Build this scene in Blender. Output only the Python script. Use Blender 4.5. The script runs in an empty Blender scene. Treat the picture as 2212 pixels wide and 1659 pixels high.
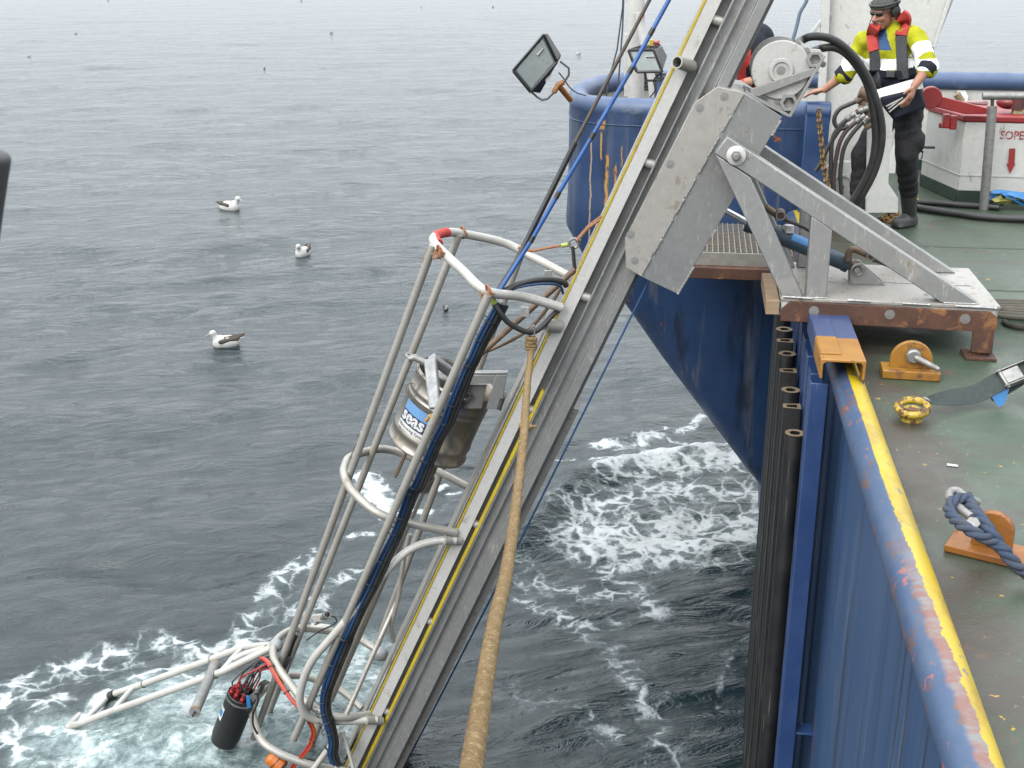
import bpy, bmesh, math, random
import numpy as np
from mathutils import Vector as V, Matrix as M
R = math.radians
random.seed(4)
rng = np.random.default_rng(7)
scene = bpy.context.scene
COL = scene.collection

# ------------------------------------------------------------ camera, sky, sun, exposure
DECK = 3.5                      # deck level above the water (m)
CZ = DECK + 2.1                 # eye height: photographer raised above the work deck
YAW, PIT = R(8.7), R(19.7)
FL = 2600.0                     # focal length in units of a 2212 px wide picture
cam_d = bpy.data.cameras.new('camera')
cam_d.sensor_width = 36.0
cam_d.lens = 36.0 * FL / 2212.0
cam_d.clip_start = 0.05
cam_d.clip_end = 9000
cam = bpy.data.objects.new('camera', cam_d)
COL.objects.link(cam)
cam.location = (0, 0, CZ)
cam.rotation_euler = (R(90) - PIT, 0, YAW)
scene.camera = cam
cam_d.dof.use_dof = True; cam_d.dof.focus_distance = 8.5; cam_d.dof.aperture_fstop = 20.0     # small compact-camera aperture

SUN_DIR = V((-0.45, -0.72, 0.68)).normalized()      # towards the (veiled) sun
world = bpy.data.worlds.new('World')
scene.world = world
world.use_nodes = True
wn = world.node_tree.nodes; wl = world.node_tree.links
wn.clear()
w_out = wn.new('ShaderNodeOutputWorld'); w_bg = wn.new('ShaderNodeBackground')
w_sky = wn.new('ShaderNodeTexSky'); w_sky.sky_type = 'NISHITA'; w_sky.sun_disc = False
w_sky.sun_elevation = math.asin(SUN_DIR.z)
w_sky.sun_rotation = math.atan2(SUN_DIR.x, SUN_DIR.y)
w_sky.air_density = 1.0; w_sky.dust_density = 6.0; w_sky.ozone_density = 1.0
w_hs = wn.new('ShaderNodeHueSaturation'); w_hs.inputs['Saturation'].default_value = 0.16
w_mix = wn.new('ShaderNodeMix'); w_mix.data_type = 'RGBA'
w_mix.inputs[0].default_value = 0.75                  # an even cloud sheet in front of the blue
w_mix.inputs[7].default_value = (8.55, 9.05, 9.5, 1)
wl.new(w_sky.outputs[0], w_hs.inputs['Color']); wl.new(w_hs.outputs[0], w_mix.inputs[6])
w_tc = wn.new('ShaderNodeTexCoord'); w_sep = wn.new('ShaderNodeSeparateXYZ'); w_gr = wn.new('ShaderNodeMath'); w_gr.operation = 'MULTIPLY_ADD'; w_gr.use_clamp = False
w_mx = wn.new('ShaderNodeMath'); w_mx.operation = 'MAXIMUM'; w_mx.inputs[1].default_value = 0.0
w_mul = wn.new('ShaderNodeVectorMath'); w_mul.operation = 'SCALE'
wl.new(w_tc.outputs['Generated'], w_sep.inputs[0]); wl.new(w_sep.outputs[2], w_mx.inputs[0]); wl.new(w_mx.outputs[0], w_gr.inputs[0])
w_gr.inputs[1].default_value = 2.05; w_gr.inputs[2].default_value = 0.58     # an overcast sky is brighter overhead than at the horizon
wl.new(w_mix.outputs[2], w_mul.inputs[0]); wl.new(w_gr.outputs[0], w_mul.inputs['Scale'])
wl.new(w_mul.outputs[0], w_bg.inputs['Color']); w_bg.inputs['Strength'].default_value = 0.115
wl.new(w_bg.outputs[0], w_out.inputs['Surface'])

sun_d = bpy.data.lights.new('sun', 'SUN'); sun_d.energy = 1.0; sun_d.angle = R(28); sun_d.color = (1.0, 0.97, 0.92)
sun = bpy.data.objects.new('sun', sun_d); COL.objects.link(sun)
sun.rotation_euler = SUN_DIR.to_track_quat('Z', 'Y').to_euler()
sun.location = SUN_DIR * 40

vs = scene.view_settings
vs.view_transform = 'Standard'; vs.look = 'None'; vs.exposure = 1.02; vs.gamma = 1.0
vs.use_curve_mapping = False

# ------------------------------------------------------------ surveying helpers: sight lines met with real planes
CX, CY = 1106.0, 829.5
def ray(x, y):
    a = (x - CX) / FL; b = (CY - y) / FL
    h = math.cos(PIT) + b * math.sin(PIT); z = -math.sin(PIT) + b * math.cos(PIT)
    return V((a * math.cos(YAW) - h * math.sin(YAW), h * math.cos(YAW) + a * math.sin(YAW), z))
EYE = V((0, 0, CZ))
def meet(q, P, n):
    r = ray(*q); return EYE + r * ((V(P) - EYE).dot(V(n)) / r.dot(V(n)))
def at(q, Y): return meet(q, (0, Y, 0), (0, 1, 0))       # on a transverse plane of the ship
def on(q, Z=DECK): return meet(q, (0, 0, Z), (0, 0, 1))   # on a level plane
def ats(qs, Y): return [at(q, Y) for q in qs]
def crop(x0, y0, s): return lambda *qs: [((x0 + x / s) / 1.17179, (y0 + y / s) / 1.17179) for x, y in qs]
R1 = crop(1250, 0, 3.16); R2 = crop(1900, 0, 3.19); R3 = crop(1550, 300, 3.16); R4 = crop(1892, 420, 3.16)
R5 = crop(1892, 800, 3.16); R6 = crop(1892, 1300, 2.576); R8 = crop(2300, 180, 4.366); R9 = crop(2200, 880, 2.86)
Q1 = crop(1000, 540, 3.95); Q2 = crop(840, 860, 3.95); Q3 = crop(700, 1200, 3.95); Q4 = crop(560, 1524, 3.95)
Q5 = crop(100, 1524, 3.687); Q7 = crop(1250, 1000, 2.949); Q8 = crop(1700, 540, 5.184); Q9 = crop(0, 1250, 2.39)

# ------------------------------------------------------------ mesh builder
def frame_of(d, up=None):
    d = V(d).normalized()
    up = V(up) if up is not None else (V((0, 0, 1)) if abs(d.z) < .9 else V((1, 0, 0)))
    s = d.cross(up).normalized(); u = s.cross(d).normalized()
    return d, s, u
def smooth(pts, n=6, closed=False):
    pts = [V(p) for p in pts]; out = []
    m = len(pts); rngi = range(m if closed else m - 1)
    for i in rngi:
        if closed: p0, p1, p2, p3 = pts[(i - 1) % m], pts[i], pts[(i + 1) % m], pts[(i + 2) % m]
        else: p0, p1, p2, p3 = pts[max(i - 1, 0)], pts[i], pts[i + 1], pts[min(i + 2, m - 1)]
        for k in range(n):
            t = k / n
            out.append(.5 * ((2 * p1) + (p2 - p0) * t + (2 * p0 - 5 * p1 + 4 * p2 - p3) * t * t + (3 * p1 - p0 - 3 * p2 + p3) * t ** 3))
    if not closed: out.append(pts[-1])
    return out
class MB:
    def __init__(s): s.v = []; s.f = []; s.m = []
    def add(s, vs, fs, m=0):
        o = len(s.v); s.v += [V(p) for p in vs]; s.f += [tuple(i + o for i in f) for f in fs]; s.m += [m] * len(fs); return s
    def hexa(s, a, b, m=0):       # two quads a (4) and b (4) joined
        s.add(list(a) + list(b), [(3, 2, 1, 0), (4, 5, 6, 7), (0, 1, 5, 4), (1, 2, 6, 5), (2, 3, 7, 6), (3, 0, 4, 7)], m); return s
    def box(s, c, sx, sy, sz, rot=None, m=0):
        c = V(c); q = [V((x * sx / 2, y * sy / 2, z * sz / 2)) for z in (-1, 1) for x, y in ((-1, -1), (1, -1), (1, 1), (-1, 1))]
        if rot is not None: q = [rot @ p for p in q]
        q = [c + p for p in q]; return s.hexa(q[:4], q[4:], m)
    def bar(s, p0, p1, w, h, up=None, m=0):       # w along side, h along up
        p0, p1 = V(p0), V(p1); d, sd, u = frame_of(p1 - p0, up)
        q = lambda p: [p - sd * w / 2 - u * h / 2, p + sd * w / 2 - u * h / 2, p + sd * w / 2 + u * h / 2, p - sd * w / 2 + u * h / 2]
        return s.hexa(q(p0), q(p1), m)
    def prism(s, poly, vec, m=0):
        n = len(poly); a = [V(p) for p in poly]; b = [p + V(vec) for p in a]
        nn = V((0, 0, 0))
        for i in range(n): nn += a[i].cross(a[(i + 1) % n])
        if nn.dot(V(vec)) > 0: a, b = b, a
        return s.add(a + b, [tuple(range(n)), tuple(range(2 * n - 1, n - 1, -1))] + [(i, n + i, n + (i + 1) % n, (i + 1) % n) for i in range(n)], m)
    def tube(s, pts, r, n=10, closed=False, cap=True, m=0, flat=None):
        pts = [V(p) for p in pts]; k = len(pts)
        rr = r if isinstance(r, (list, tuple)) else [r] * k
        t0 = (pts[1] - pts[0]).normalized(); _, sd, u = frame_of(t0, flat)
        vs = []; prev = t0
        for i in range(k):
            if closed: t = (pts[(i + 1) % k] - pts[i - 1])
            else: t = pts[min(i + 1, k - 1)] - pts[max(i - 1, 0)]
            t = t.normalized() if t.length > 1e-9 else prev
            q = prev.rotation_difference(t); sd = q @ sd; u = q @ u; prev = t
            for j in range(n):
                a = 2 * math.pi * j / n; vs.append(pts[i] + (sd * math.cos(a) + u * math.sin(a)) * rr[i])
        fs = []
        for i in range(k if closed else k - 1):
            i2 = (i + 1) % k
            for j in range(n):
                j2 = (j + 1) % n; fs.append((i * n + j, i * n + j2, i2 * n + j2, i2 * n + j))
        if cap and not closed:
            fs.append(tuple(range(n - 1, -1, -1))); fs.append(tuple((k - 1) * n + j for j in range(n)))
        return s.add(vs, fs, m)
    def ribbon(s, pts, ups, w, th, m=0):
        pts = [V(p) for p in pts]; k = len(pts); vs = []
        for i in range(k):
            t = (pts[min(i + 1, k - 1)] - pts[max(i - 1, 0)]).normalized(); up = V(ups[i] if isinstance(ups, list) else ups)
            sd = t.cross(up).normalized(); u = sd.cross(t).normalized()
            vs += [pts[i] - sd * w / 2 - u * th / 2, pts[i] + sd * w / 2 - u * th / 2, pts[i] + sd * w / 2 + u * th / 2, pts[i] - sd * w / 2 + u * th / 2]
        fs = [(3, 2, 1, 0), tuple(4 * (k - 1) + j for j in range(4))]
        for i in range(k - 1):
            for j in range(4): j2 = (j + 1) % 4; fs.append((4 * i + j, 4 * i + j2, 4 * i + 4 + j2, 4 * i + 4 + j))
        return s.add(vs, fs, m)
    def lathe(s, prof, o, ax, n=24, m=0, e1=None):       # prof: (radius, distance along axis)
        d, sd, u = frame_of(ax, e1); o = V(o); vs = []; fs = []; k = len(prof)
        for r, h in prof:
            for j in range(n): a = 2 * math.pi * j / n; vs.append(o + d * h + (sd * math.cos(a) + u * math.sin(a)) * max(r, 1e-5))
        for i in range(k - 1):
            for j in range(n): j2 = (j + 1) % n; fs.append((i * n + j, i * n + j2, (i + 1) * n + j2, (i + 1) * n + j))
        return s.add(vs, fs, m)
    def cyl(s, p0, p1, r, n=16, m=0, r1=None):
        p0, p1 = V(p0), V(p1); L = (p1 - p0).length; r1 = r if r1 is None else r1
        return s.lathe([(0, 0), (r, 0), (r1, L), (0, L)], p0, p1 - p0, n, m)
    def ring(s, c, ax, Rr, r, n=20, k=8, m=0, arc=1.0, e1=None):
        d, sd, u = frame_of(ax, e1); c = V(c)
        kk = n if arc >= 1 else n + 1
        pts = [c + (sd * math.cos(2 * math.pi * arc * i / n) + u * math.sin(2 * math.pi * arc * i / n)) * Rr for i in range(kk)]
        return s.tube(pts, r, k, closed=arc >= 1, m=m)
    def ell(s, c, rx, ry, rz, rot=None, n=14, k=9, m=0):
        c = V(c); vs = []; fs = []
        for i in range(k + 1):
            t = math.pi * i / k
            for j in range(n):
                a = 2 * math.pi * j / n; p = V((rx * math.sin(t) * math.cos(a), ry * math.sin(t) * math.sin(a), rz * math.cos(t)))
                vs.append(c + (rot @ p if rot is not None else p))
        for i in range(k):
            for j in range(n): j2 = (j + 1) % n; fs.append((i * n + j, (i + 1) * n + j, (i + 1) * n + j2, i * n + j2))
        return s.add(vs, fs, m)
    def capsule(s, p0, p1, r0, r1, n=14, k=6, m=0, sq=1.0, up=None):   # tapered limb with rounded ends; sq flattens along up
        p0, p1 = V(p0), V(p1); d, sd, u = frame_of(p1 - p0, up); L = (p1 - p0).length
        prof = [(r0 * math.cos(a), r0 * math.sin(a)) for a in [-math.pi / 2 + math.pi / 2 * i / k for i in range(k + 1)]]
        prof += [(r1 * math.cos(a), L + r1 * math.sin(a)) for a in [math.pi / 2 * i / k for i in range(k + 1)]]
        vs = []; fs = []
        for r, h in prof:
            for j in range(n): a = 2 * math.pi * j / n; vs.append(p0 + d * h + (sd * math.cos(a) + u * sq * math.sin(a)) * max(r, 1e-4))
        for i in range(len(prof) - 1):
            for j in range(n): j2 = (j + 1) % n; fs.append((i * n + j, i * n + j2, (i + 1) * n + j2, (i + 1) * n + j))
        return s.add(vs, fs, m)

def make_mesh(name, mb, org=V((0, 0, 0)), sharp=38):
    me = bpy.data.meshes.new(name)
    me.from_pydata([tuple(p - org) for p in mb.v], [], mb.f)
    if any(mb.m): me.polygons.foreach_set('material_index', mb.m)
    bm = bmesh.new(); bm.from_mesh(me); bmesh.ops.remove_doubles(bm, verts=bm.verts, dist=1e-6)
    bmesh.ops.recalc_face_normals(bm, faces=bm.faces); bm.to_mesh(me); bm.free()
    me.polygons.foreach_set('use_smooth', [True] * len(me.polygons))
    me.set_sharp_from_angle(angle=R(sharp))
    return me
def tag(o, label=None, cat=None, group=None, kind=None):
    if label: o['label'] = label
    if cat: o['category'] = cat
    if group: o['group'] = group
    if kind: o['kind'] = kind
    return o
def thing(name, loc, label, cat, group=None):
    o = bpy.data.objects.new(name, None); COL.objects.link(o); o.location = loc; o.empty_display_size = .1
    return tag(o, label, cat, group)
def world_org(o):
    p = V((0, 0, 0))
    while o is not None: p += V(o.location); o = o.parent
    return p
def part(name, mb, mat, parent=None, bevel=0, sharp=38, label=None, org=None, segs=2):
    """mesh object from world-space geometry; its origin sits at its parent's (or at org)"""
    if org is None: org = world_org(parent) if parent is not None else V((0, 0, 0))
    me = make_mesh(name, mb, V(org), sharp)
    for m in (mat if isinstance(mat, (list, tuple)) else [mat]): me.materials.append(m)
    o = bpy.data.objects.new(name, me); COL.objects.link(o)
    if parent is not None: o.parent = parent; o.location = V(org) - world_org(parent)
    else: o.location = org
    if bevel:
        b = o.modifiers.new('bevel', 'BEVEL'); b.width = bevel; b.segments = segs; b.limit_method = 'ANGLE'; b.angle_limit = R(35)
    if label: o['label'] = label
    return o
def solo(name, mb, mat, label, cat, group=None, bevel=0, sharp=38, org=None):
    if org is None:
        org = sum((p for p in mb.v), V((0, 0, 0))) / len(mb.v); org.z = min(p.z for p in mb.v)
    return tag(part(name, mb, mat, None, bevel, sharp, org=org), label, cat, group)
def put(name, me, parent, loc, axis=None, scale=1.0, up=None):
    """another object on shared mesh data, its local z along axis"""
    o = bpy.data.objects.new(name, me); COL.objects.link(o); o.parent = parent
    o.location = V(loc) - (world_org(parent) if parent is not None else V((0, 0, 0)))
    if axis is not None:
        d, sd, u = frame_of(axis, up); o.rotation_euler = M((sd, u, d)).transposed().to_euler()
    o.scale = (scale,) * 3
    return o
bench = bpy.data.scenes.new('workbench')          # empty side scene so that modifiers and text evaluate quickly
def evaluated(o):
    bench.collection.objects.link(o); vl = bench.view_layers[0]; vl.update(); dg = vl.depsgraph; dg.update()
    return bpy.data.meshes.new_from_object(o.evaluated_get(dg))
def remeshed(mb, voxel=.012, smooth_it=6, name='tmp'):
    me = make_mesh(name, mb); o = bpy.data.objects.new(name, me)
    r = o.modifiers.new('r', 'REMESH'); r.mode = 'VOXEL'; r.voxel_size = voxel; r.use_smooth_shade = True
    sm = o.modifiers.new('s', 'SMOOTH'); sm.factor = .5; sm.iterations = smooth_it
    res = evaluated(o)
    bpy.data.objects.remove(o); bpy.data.meshes.remove(me)
    return res
def place_mesh(name, me, mat, parent, org=None, pick=None):
    """link a world-space mesh as part; pick(co, normal) -> material index"""
    org = world_org(parent) if org is None else V(org)
    n = len(me.vertices); co = np.empty(n * 3, 'f'); me.vertices.foreach_get('co', co); co = co.reshape(-1, 3)
    me.materials.clear()
    for m in (mat if isinstance(mat, (list, tuple)) else [mat]): me.materials.append(m)
    if pick:
        for p in me.polygons: p.material_index = pick(V(p.center), V(p.normal))
    me.vertices.foreach_set('co', (co - np.array(org, 'f')).ravel())
    me.polygons.foreach_set('use_smooth', [True] * len(me.polygons)); me.update()
    o = bpy.data.objects.new(name, me); COL.objects.link(o)
    if parent is not None: o.parent = parent
    else: o.location = org
    return o
def text_geo(txt, size, fn, bold=0.0, depth=None, shear=0.0):
    """letters as flat geometry, each point passed through fn(x, y)"""
    cu = bpy.data.curves.new('t', 'FONT'); cu.body = txt; cu.size = size; cu.offset = bold; cu.resolution_u = 3; cu.shear = shear
    o = bpy.data.objects.new('t', cu)
    me = evaluated(o)
    mb = MB(); mb.add([fn(v.co.x, v.co.y) for v in me.vertices], [tuple(p.vertices) for p in me.polygons])
    bpy.data.objects.remove(o); bpy.data.curves.remove(cu); bpy.data.meshes.remove(me)
    return mb

# ------------------------------------------------------------ materials
class NT:
    K = 0.485            # colours below were read off the picture; K brings them to real reflectances under this exposure
    def __init__(s, name):
        s.mat = bpy.data.materials.new(name); s.mat.use_nodes = True; s.t = s.mat.node_tree; s.t.nodes.clear()
        s.out = s.t.nodes.new('ShaderNodeOutputMaterial'); s.b = s.t.nodes.new('ShaderNodeBsdfPrincipled')
        s.t.links.new(s.b.outputs[0], s.out.inputs['Surface'])
    def n(s, ty, **kw):
        o = s.t.nodes.new(ty)
        for k, v in kw.items(): setattr(o, k, v)
        return o
    def link(s, a, b): s.t.links.new(a, b)
    def setin(s, node, key, val):
        if hasattr(val, 'is_linked') or isinstance(val, bpy.types.NodeSocket): s.link(val, node.inputs[key])
        else: node.inputs[key].default_value = val
    def coord(s, kind='Object', scale=(1, 1, 1), loc=(0, 0, 0), rot=(0, 0, 0)):
        tc = s.n('ShaderNodeTexCoord'); mp = s.n('ShaderNodeMapping'); mp.inputs['Scale'].default_value = scale
        mp.inputs['Location'].default_value = loc; mp.inputs['Rotation'].default_value = rot
        if kind == 'World':
            g = s.n('ShaderNodeNewGeometry'); s.link(g.outputs['Position'], mp.inputs[0])
        else: s.link(tc.outputs[kind], mp.inputs[0])
        return mp.outputs[0]
    def turned(s, ang, scale):          # world position turned about z first, then stretched
        a = s.coord('World', rot=(0, 0, ang)); mp = s.n('ShaderNodeMapping'); mp.inputs['Scale'].default_value = scale; s.link(a, mp.inputs[0]); return mp.outputs[0]
    def noise(s, co, scale=5, detail=4, rough=.55, dist=0.0, dims='3D'):
        o = s.n('ShaderNodeTexNoise'); o.inputs['Scale'].default_value = scale; o.inputs['Detail'].default_value = detail
        o.inputs['Roughness'].default_value = rough; o.inputs['Distortion'].default_value = dist; s.link(co, o.inputs['Vector']); return o.outputs['Fac']
    def ramp(s, f, lo, hi, a=0.0, b=1.0):
        o = s.n('ShaderNodeMapRange'); o.interpolation_type = 'SMOOTHSTEP'; s.link(f, o.inputs[0])
        s.setin(o, 1, lo); s.setin(o, 2, hi); o.inputs[3].default_value = a; o.inputs[4].default_value = b; return o.outputs[0]
    def math(s, op, a, b=0.0, c=None):
        o = s.n('ShaderNodeMath', operation=op); s.setin(o, 0, a); s.setin(o, 1, b)
        if c is not None: s.setin(o, 2, c)
        return o.outputs[0]
    def mix(s, f, a, b):
        o = s.n('ShaderNodeMix', data_type='RGBA'); s.setin(o, 0, f)
        for i, x in ((6, a), (7, b)):
            if isinstance(x, bpy.types.NodeSocket): s.link(x, o.inputs[i])
            else: o.inputs[i].default_value = (*[c * NT.K for c in x], 1)
        return o.outputs[2]
    def fmix(s, f, a, b):
        o = s.n('ShaderNodeMix', data_type='FLOAT'); s.setin(o, 0, f); s.setin(o, 2, a); s.setin(o, 3, b); return o.outputs[0]
    def bump(s, h, strength=.3, dist=.01):
        o = s.n('ShaderNodeBump'); o.inputs['Strength'].default_value = strength; o.inputs['Distance'].default_value = dist
        s.link(h, o.inputs['Height']); s.link(o.outputs[0], s.b.inputs['Normal']); return o
    def set(s, **kw):
        for k, v in kw.items():
            key = {'col': 'Base Color', 'rough': 'Roughness', 'metal': 'Metallic', 'spec': 'Specular IOR Level', 'coat': 'Coat Weight'}.get(k, k)
            if isinstance(v, bpy.types.NodeSocket): s.link(v, s.b.inputs[key])
            elif isinstance(v, tuple) and len(v) == 3: s.b.inputs[key].default_value = (*v, 1)
            else: s.b.inputs[key].default_value = v
        return s
def worn(name, c1, c2, scale=6, rough=(.4, .65), metal=0.0, spots=None, spots2=None, bump=(60, .12, .003), stretch=(1, 1, 1), kind='Object', scratch=None, spec=.5):
    """paint or metal: two-tone variation, optional layers of marks (colour, noise scale, threshold, softness, stretch)"""
    s = NT(name); co = s.coord(kind, stretch)
    f = s.noise(co, scale, 5, .6); col = s.mix(s.ramp(f, .35, .68), c1, c2)
    fine = s.noise(s.coord(kind), scale * 9, 3, .6)
    col = s.mix(s.ramp(fine, .3, .8, 0, .35), col, tuple(x * .62 for x in c1))
    rg = s.ramp(f, .3, .7, rough[0], rough[1]); mt = metal
    for sp in (spots, spots2):
        if sp:
            cc, sc, th, so, st = sp; th = .5 + (th - .5) * .70; so *= .8
            k = s.ramp(s.noise(s.coord(kind, st, (3.1, 1.7, sc)), sc, 6, .68, .4), th, th + so)
            col = s.mix(k, col, cc); rg = s.fmix(k, rg, .85)
            if metal: mt = s.math('MULTIPLY', s.math('SUBTRACT', 1.0, k), metal) if not isinstance(mt, bpy.types.NodeSocket) else s.math('MULTIPLY', mt, s.math('SUBTRACT', 1.0, k))
    if scratch:
        cc, sc, th, st = scratch; th = .5 + (th - .5) * .62
        k = s.ramp(s.noise(s.coord(kind, st, (9, 4, 2)), sc, 3, .7), th, th + .05); col = s.mix(s.math('MULTIPLY', k, .8), col, cc)
    s.set(col=col, rough=rg, metal=mt, spec=spec)
    if bump: s.bump(s.noise(s.coord(kind), bump[0], 4, .6), bump[1], bump[2])
    return s.mat
def plain(name, c, rough=.5, metal=0.0, spec=.5, vary=.25):
    return worn(name, c, tuple(x * (1 - vary) for x in c), 9, (rough * .85, min(1, rough * 1.15)), metal, bump=(90, .08, .002), spec=spec)

m_alu = worn('brushed_aluminium', (.50, .50, .49), (.40, .40, .385), 3.5, (.38, .62), .62, spots=((.33, .30, .26), 5, .60, .2, (1, 1, 1)), spots2=((.24, .17, .11), 11, .71, .06, (1, 1, .5)), scratch=((.62, .62, .60), 9, .66, (9, 1, 1.2)), bump=(140, .12, .002))
m_alu_white = worn('bright_aluminium', (.80, .785, .75), (.70, .685, .64), 5, (.4, .6), .12, spots=((.45, .41, .35), 9, .62, .15, (1, 1, 1)))
m_alu_tan = worn('weathered_plate', (.55, .52, .475), (.47, .44, .395), 2.2, (.38, .62), .42, spots=((.28, .245, .20), 14, .58, .14, (1, 1, 1)), spots2=((.20, .13, .085), 7, .70, .06, (1, 1, .4)), scratch=((.60, .58, .54), 11, .68, (10, 1, 1)), bump=(160, .1, .002))
m_alu_dark = worn('dark_shaded_extrusion', (.24, .232, .22), (.17, .165, .155), 5, (.5, .7), .2)  # dark copy of the aluminium; shade of the beam's slot put into its colour
m_tube = worn('anodised_tube', (.57, .545, .49), (.47, .445, .39), 5, (.3, .5), .38, spots=((.36, .31, .24), 6, .62, .14, (1, 1, 1)), bump=(90, .08, .002))
m_tube_white = worn('white_tube', (.66, .64, .595), (.56, .54, .49), 6, (.3, .5), .12, spots=((.46, .42, .35), 8, .68, .1, (1, 1, 1)))
m_weld = worn('weld_bead', (.62, .61, .59), (.42, .41, .40), 60, (.25, .5), .7, bump=(220, .6, .004))
m_steel = worn('stainless_drum', (.50, .46, .40), (.40, .365, .31), 3, (.22, .42), .8, spots=((.30, .24, .15), 3, .60, .15, (1, 1, .4)), bump=(60, .1, .002))
m_zinc = worn('galvanised', (.44, .43, .41), (.30, .29, .275), 18, (.35, .6), .55)
m_chrome = plain('polished_rod', (.72, .72, .72), .12, 1.0, vary=.1)
m_rust = worn('rusty_steel', (.130, .048, .023), (.070, .029, .018), 5, (.7, .9), 0, spots=((.30, .13, .045), 9, .57, .14, (1, 1, 1)), spots2=((.06, .03, .02), 4, .60, .12, (1, 1, 1)), bump=(120, .4, .004))
m_rust_lt = worn('rust_brown_pipe', (.20, .125, .075), (.13, .082, .052), 8, (.5, .75), .1, spots=((.30, .17, .08), 9, .6, .12, (1, 1, 1)))
m_white = worn('white_paint', (.78, .775, .74), (.72, .71, .665), 3, (.35, .55), 0, spots=((.44, .33, .20), 5, .68, .10, (1, 1, .3)), spots2=((.40, .385, .35), 9, .66, .12, (1, 1, .6)), bump=(40, .1, .003))
m_red = worn('red_paint', (.42, .02, .02), (.34, .016, .018), 5, (.35, .55), 0, spots=((.16, .04, .03), 8, .68, .1, (1, 1, 1)))
m_red_fab = worn('red_cloth', (.62, .045, .03), (.52, .035, .025), 20, (.7, .9), 0)
m_yellow = worn('yellow_strip', (.62, .47, .02), (.52, .38, .02), 8, (.4, .6), 0, spots=((.30, .22, .03), 12, .66, .1, (1, 1, 1)))
m_ochre = worn('ochre_paint', (.46, .215, .018), (.38, .165, .014), 6, (.4, .6), 0, spots=((.20, .075, .018), 8, .54, .16, (1, 1, 1)), spots2=((.07, .04, .02), 18, .62, .08, (1, 1, 1)))
m_orange_pad = worn('rusty_orange_paint', (.42, .155, .016), (.30, .095, .012), 5, (.45, .7), 0, spots=((.17, .06, .02), 5, .55, .15, (1, 1, 1)))
m_yellow_rust = worn('chipped_yellow_paint', (.56, .40, .016), (.46, .30, .016), 10, (.45, .65), 0, spots=((.13, .05, .02), 14, .47, .08, (1, 1, 1)))
m_blue = worn('blue_hull_paint', (.020, .058, .165), (.026, .072, .195), 2, (.32, .5), 0, spots=((.17, .15, .12), 2.2, .74, .12, (2.2, 2.2, .12)), spots2=((.30, .09, .03), 7, .78, .03, (1, 1, .6)), bump=(12, .08, .006))
m_blue_lt = worn('blue_cap_paint', (.075, .135, .27), (.058, .11, .24), 3, (.4, .6), 0, spots=((.20, .23, .29), 9, .64, .14, (1, 1, 1)))
m_blue_frame = worn('blue_frame_paint', (.024, .062, .19), (.032, .078, .22), 3, (.3, .5), 0, spots=((.16, .06, .03), 12, .74, .05, (1, 1, .5)), scratch=((.30, .33, .36), 5, .76, (6, 6, .15)))
m_rubber = worn('black_rubber', (.010, .010, .011), (.019, .018, .018), 4, (.34, .58), 0, scratch=((.30, .29, .26), 7, .76, (7, 7, .12)), spots=((.06, .058, .053), 6, .72, .16, (3, 3, .3)))
m_rubber_cut = worn('cut_rubber_end', (.30, .22, .13), (.20, .14, .085), 20, (.7, .9), 0)
m_black = plain('black_plastic', (.020, .020, .021), .42)
m_hose = worn('black_hose', (.022, .021, .021), (.035, .033, .031), 12, (.45, .65), 0)
m_dkgrey = plain('dark_grey_plastic', (.075, .077, .08), .5)
m_grey_tape = worn('grey_tape', (.43, .44, .45), (.34, .35, .36), 16, (.4, .6), .1, bump=(30, .5, .006))
m_bluecable = plain('blue_cable', (.02, .12, .42), .4)
m_bluecable_dk = plain('dark_blue_cable', (.012, .06, .17), .45)
m_bluerope = worn('thin_blue_rope', (.02, .09, .24), (.03, .12, .30), 30, (.7, .9), 0)
m_wire = worn('wire_rope', (.085, .07, .058), (.13, .105, .08), 40, (.5, .7), .3)
m_orange = plain('orange_float', (.75, .19, .012), .45)
m_orange_c = plain('orange_cable', (.75, .13, .02), .4)
m_red_c = plain('red_cable', (.55, .02, .02), .4)
m_tan = worn('tan_rope', (.36, .245, .12), (.25, .165, .075), 40, (.85, .95), 0, spots=((.46, .345, .185), 70, .55, .12, (1, 1, 1)), bump=(300, 1.0, .006), spec=.2)
m_knot = worn('striped_cord', (.42, .27, .14), (.40, .10, .06), 90, (.8, .95), 0, spec=.2)
m_lime = plain('lime_tape', (.50, .62, .10), .6)
m_wood = worn('timber', (.40, .285, .17), (.30, .205, .115), 6, (.7, .9), 0, stretch=(.6, 4, 4), bump=(40, .3, .003))
m_strap = worn('dark_webbing', (.045, .06, .058), (.075, .09, .085), 50, (.7, .9), 0, bump=(180, .6, .003), spec=.25)
m_bluerope_thick = worn('weathered_blue_rope', (.055, .085, .15), (.10, .105, .125), 14, (.8, .95), 0, bump=(220, .6, .003), spec=.2)
m_grate = worn('galvanised_grating', (.42, .40, .35), (.32, .30, .26), 10, (.5, .7), .3)
m_bluetape = plain('blue_tape', (.03, .24, .60), .45)
m_glass = NT('floodlight_glass').set(col=(.30, .35, .34), rough=.08, spec=.7).mat
m_reflector = worn('lamp_reflector', (.66, .71, .68), (.52, .57, .55), 3, (.25, .4), .3)
m_skin = worn('weathered_skin', (.55, .27, .17), (.46, .205, .125), 14, (.5, .65), 0)
m_hivis = worn('yellow_work_shirt', (.60, .60, .018), (.44, .44, .013), 7, (.75, .9), 0, bump=(11, .9, .02), spec=.2)
m_navy = worn('navy_cloth', (.016, .019, .032), (.026, .029, .044), 12, (.75, .9), 0, bump=(18, .4, .01), spec=.2)
m_trouser = worn('dark_trousers', (.026, .026, .030), (.046, .045, .047), 9, (.75, .9), 0, bump=(13, .9, .02), spec=.2)
m_vestgrey = worn('grey_webbing', (.085, .088, .095), (.12, .122, .13), 30, (.7, .9), 0, spec=.2)
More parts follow.
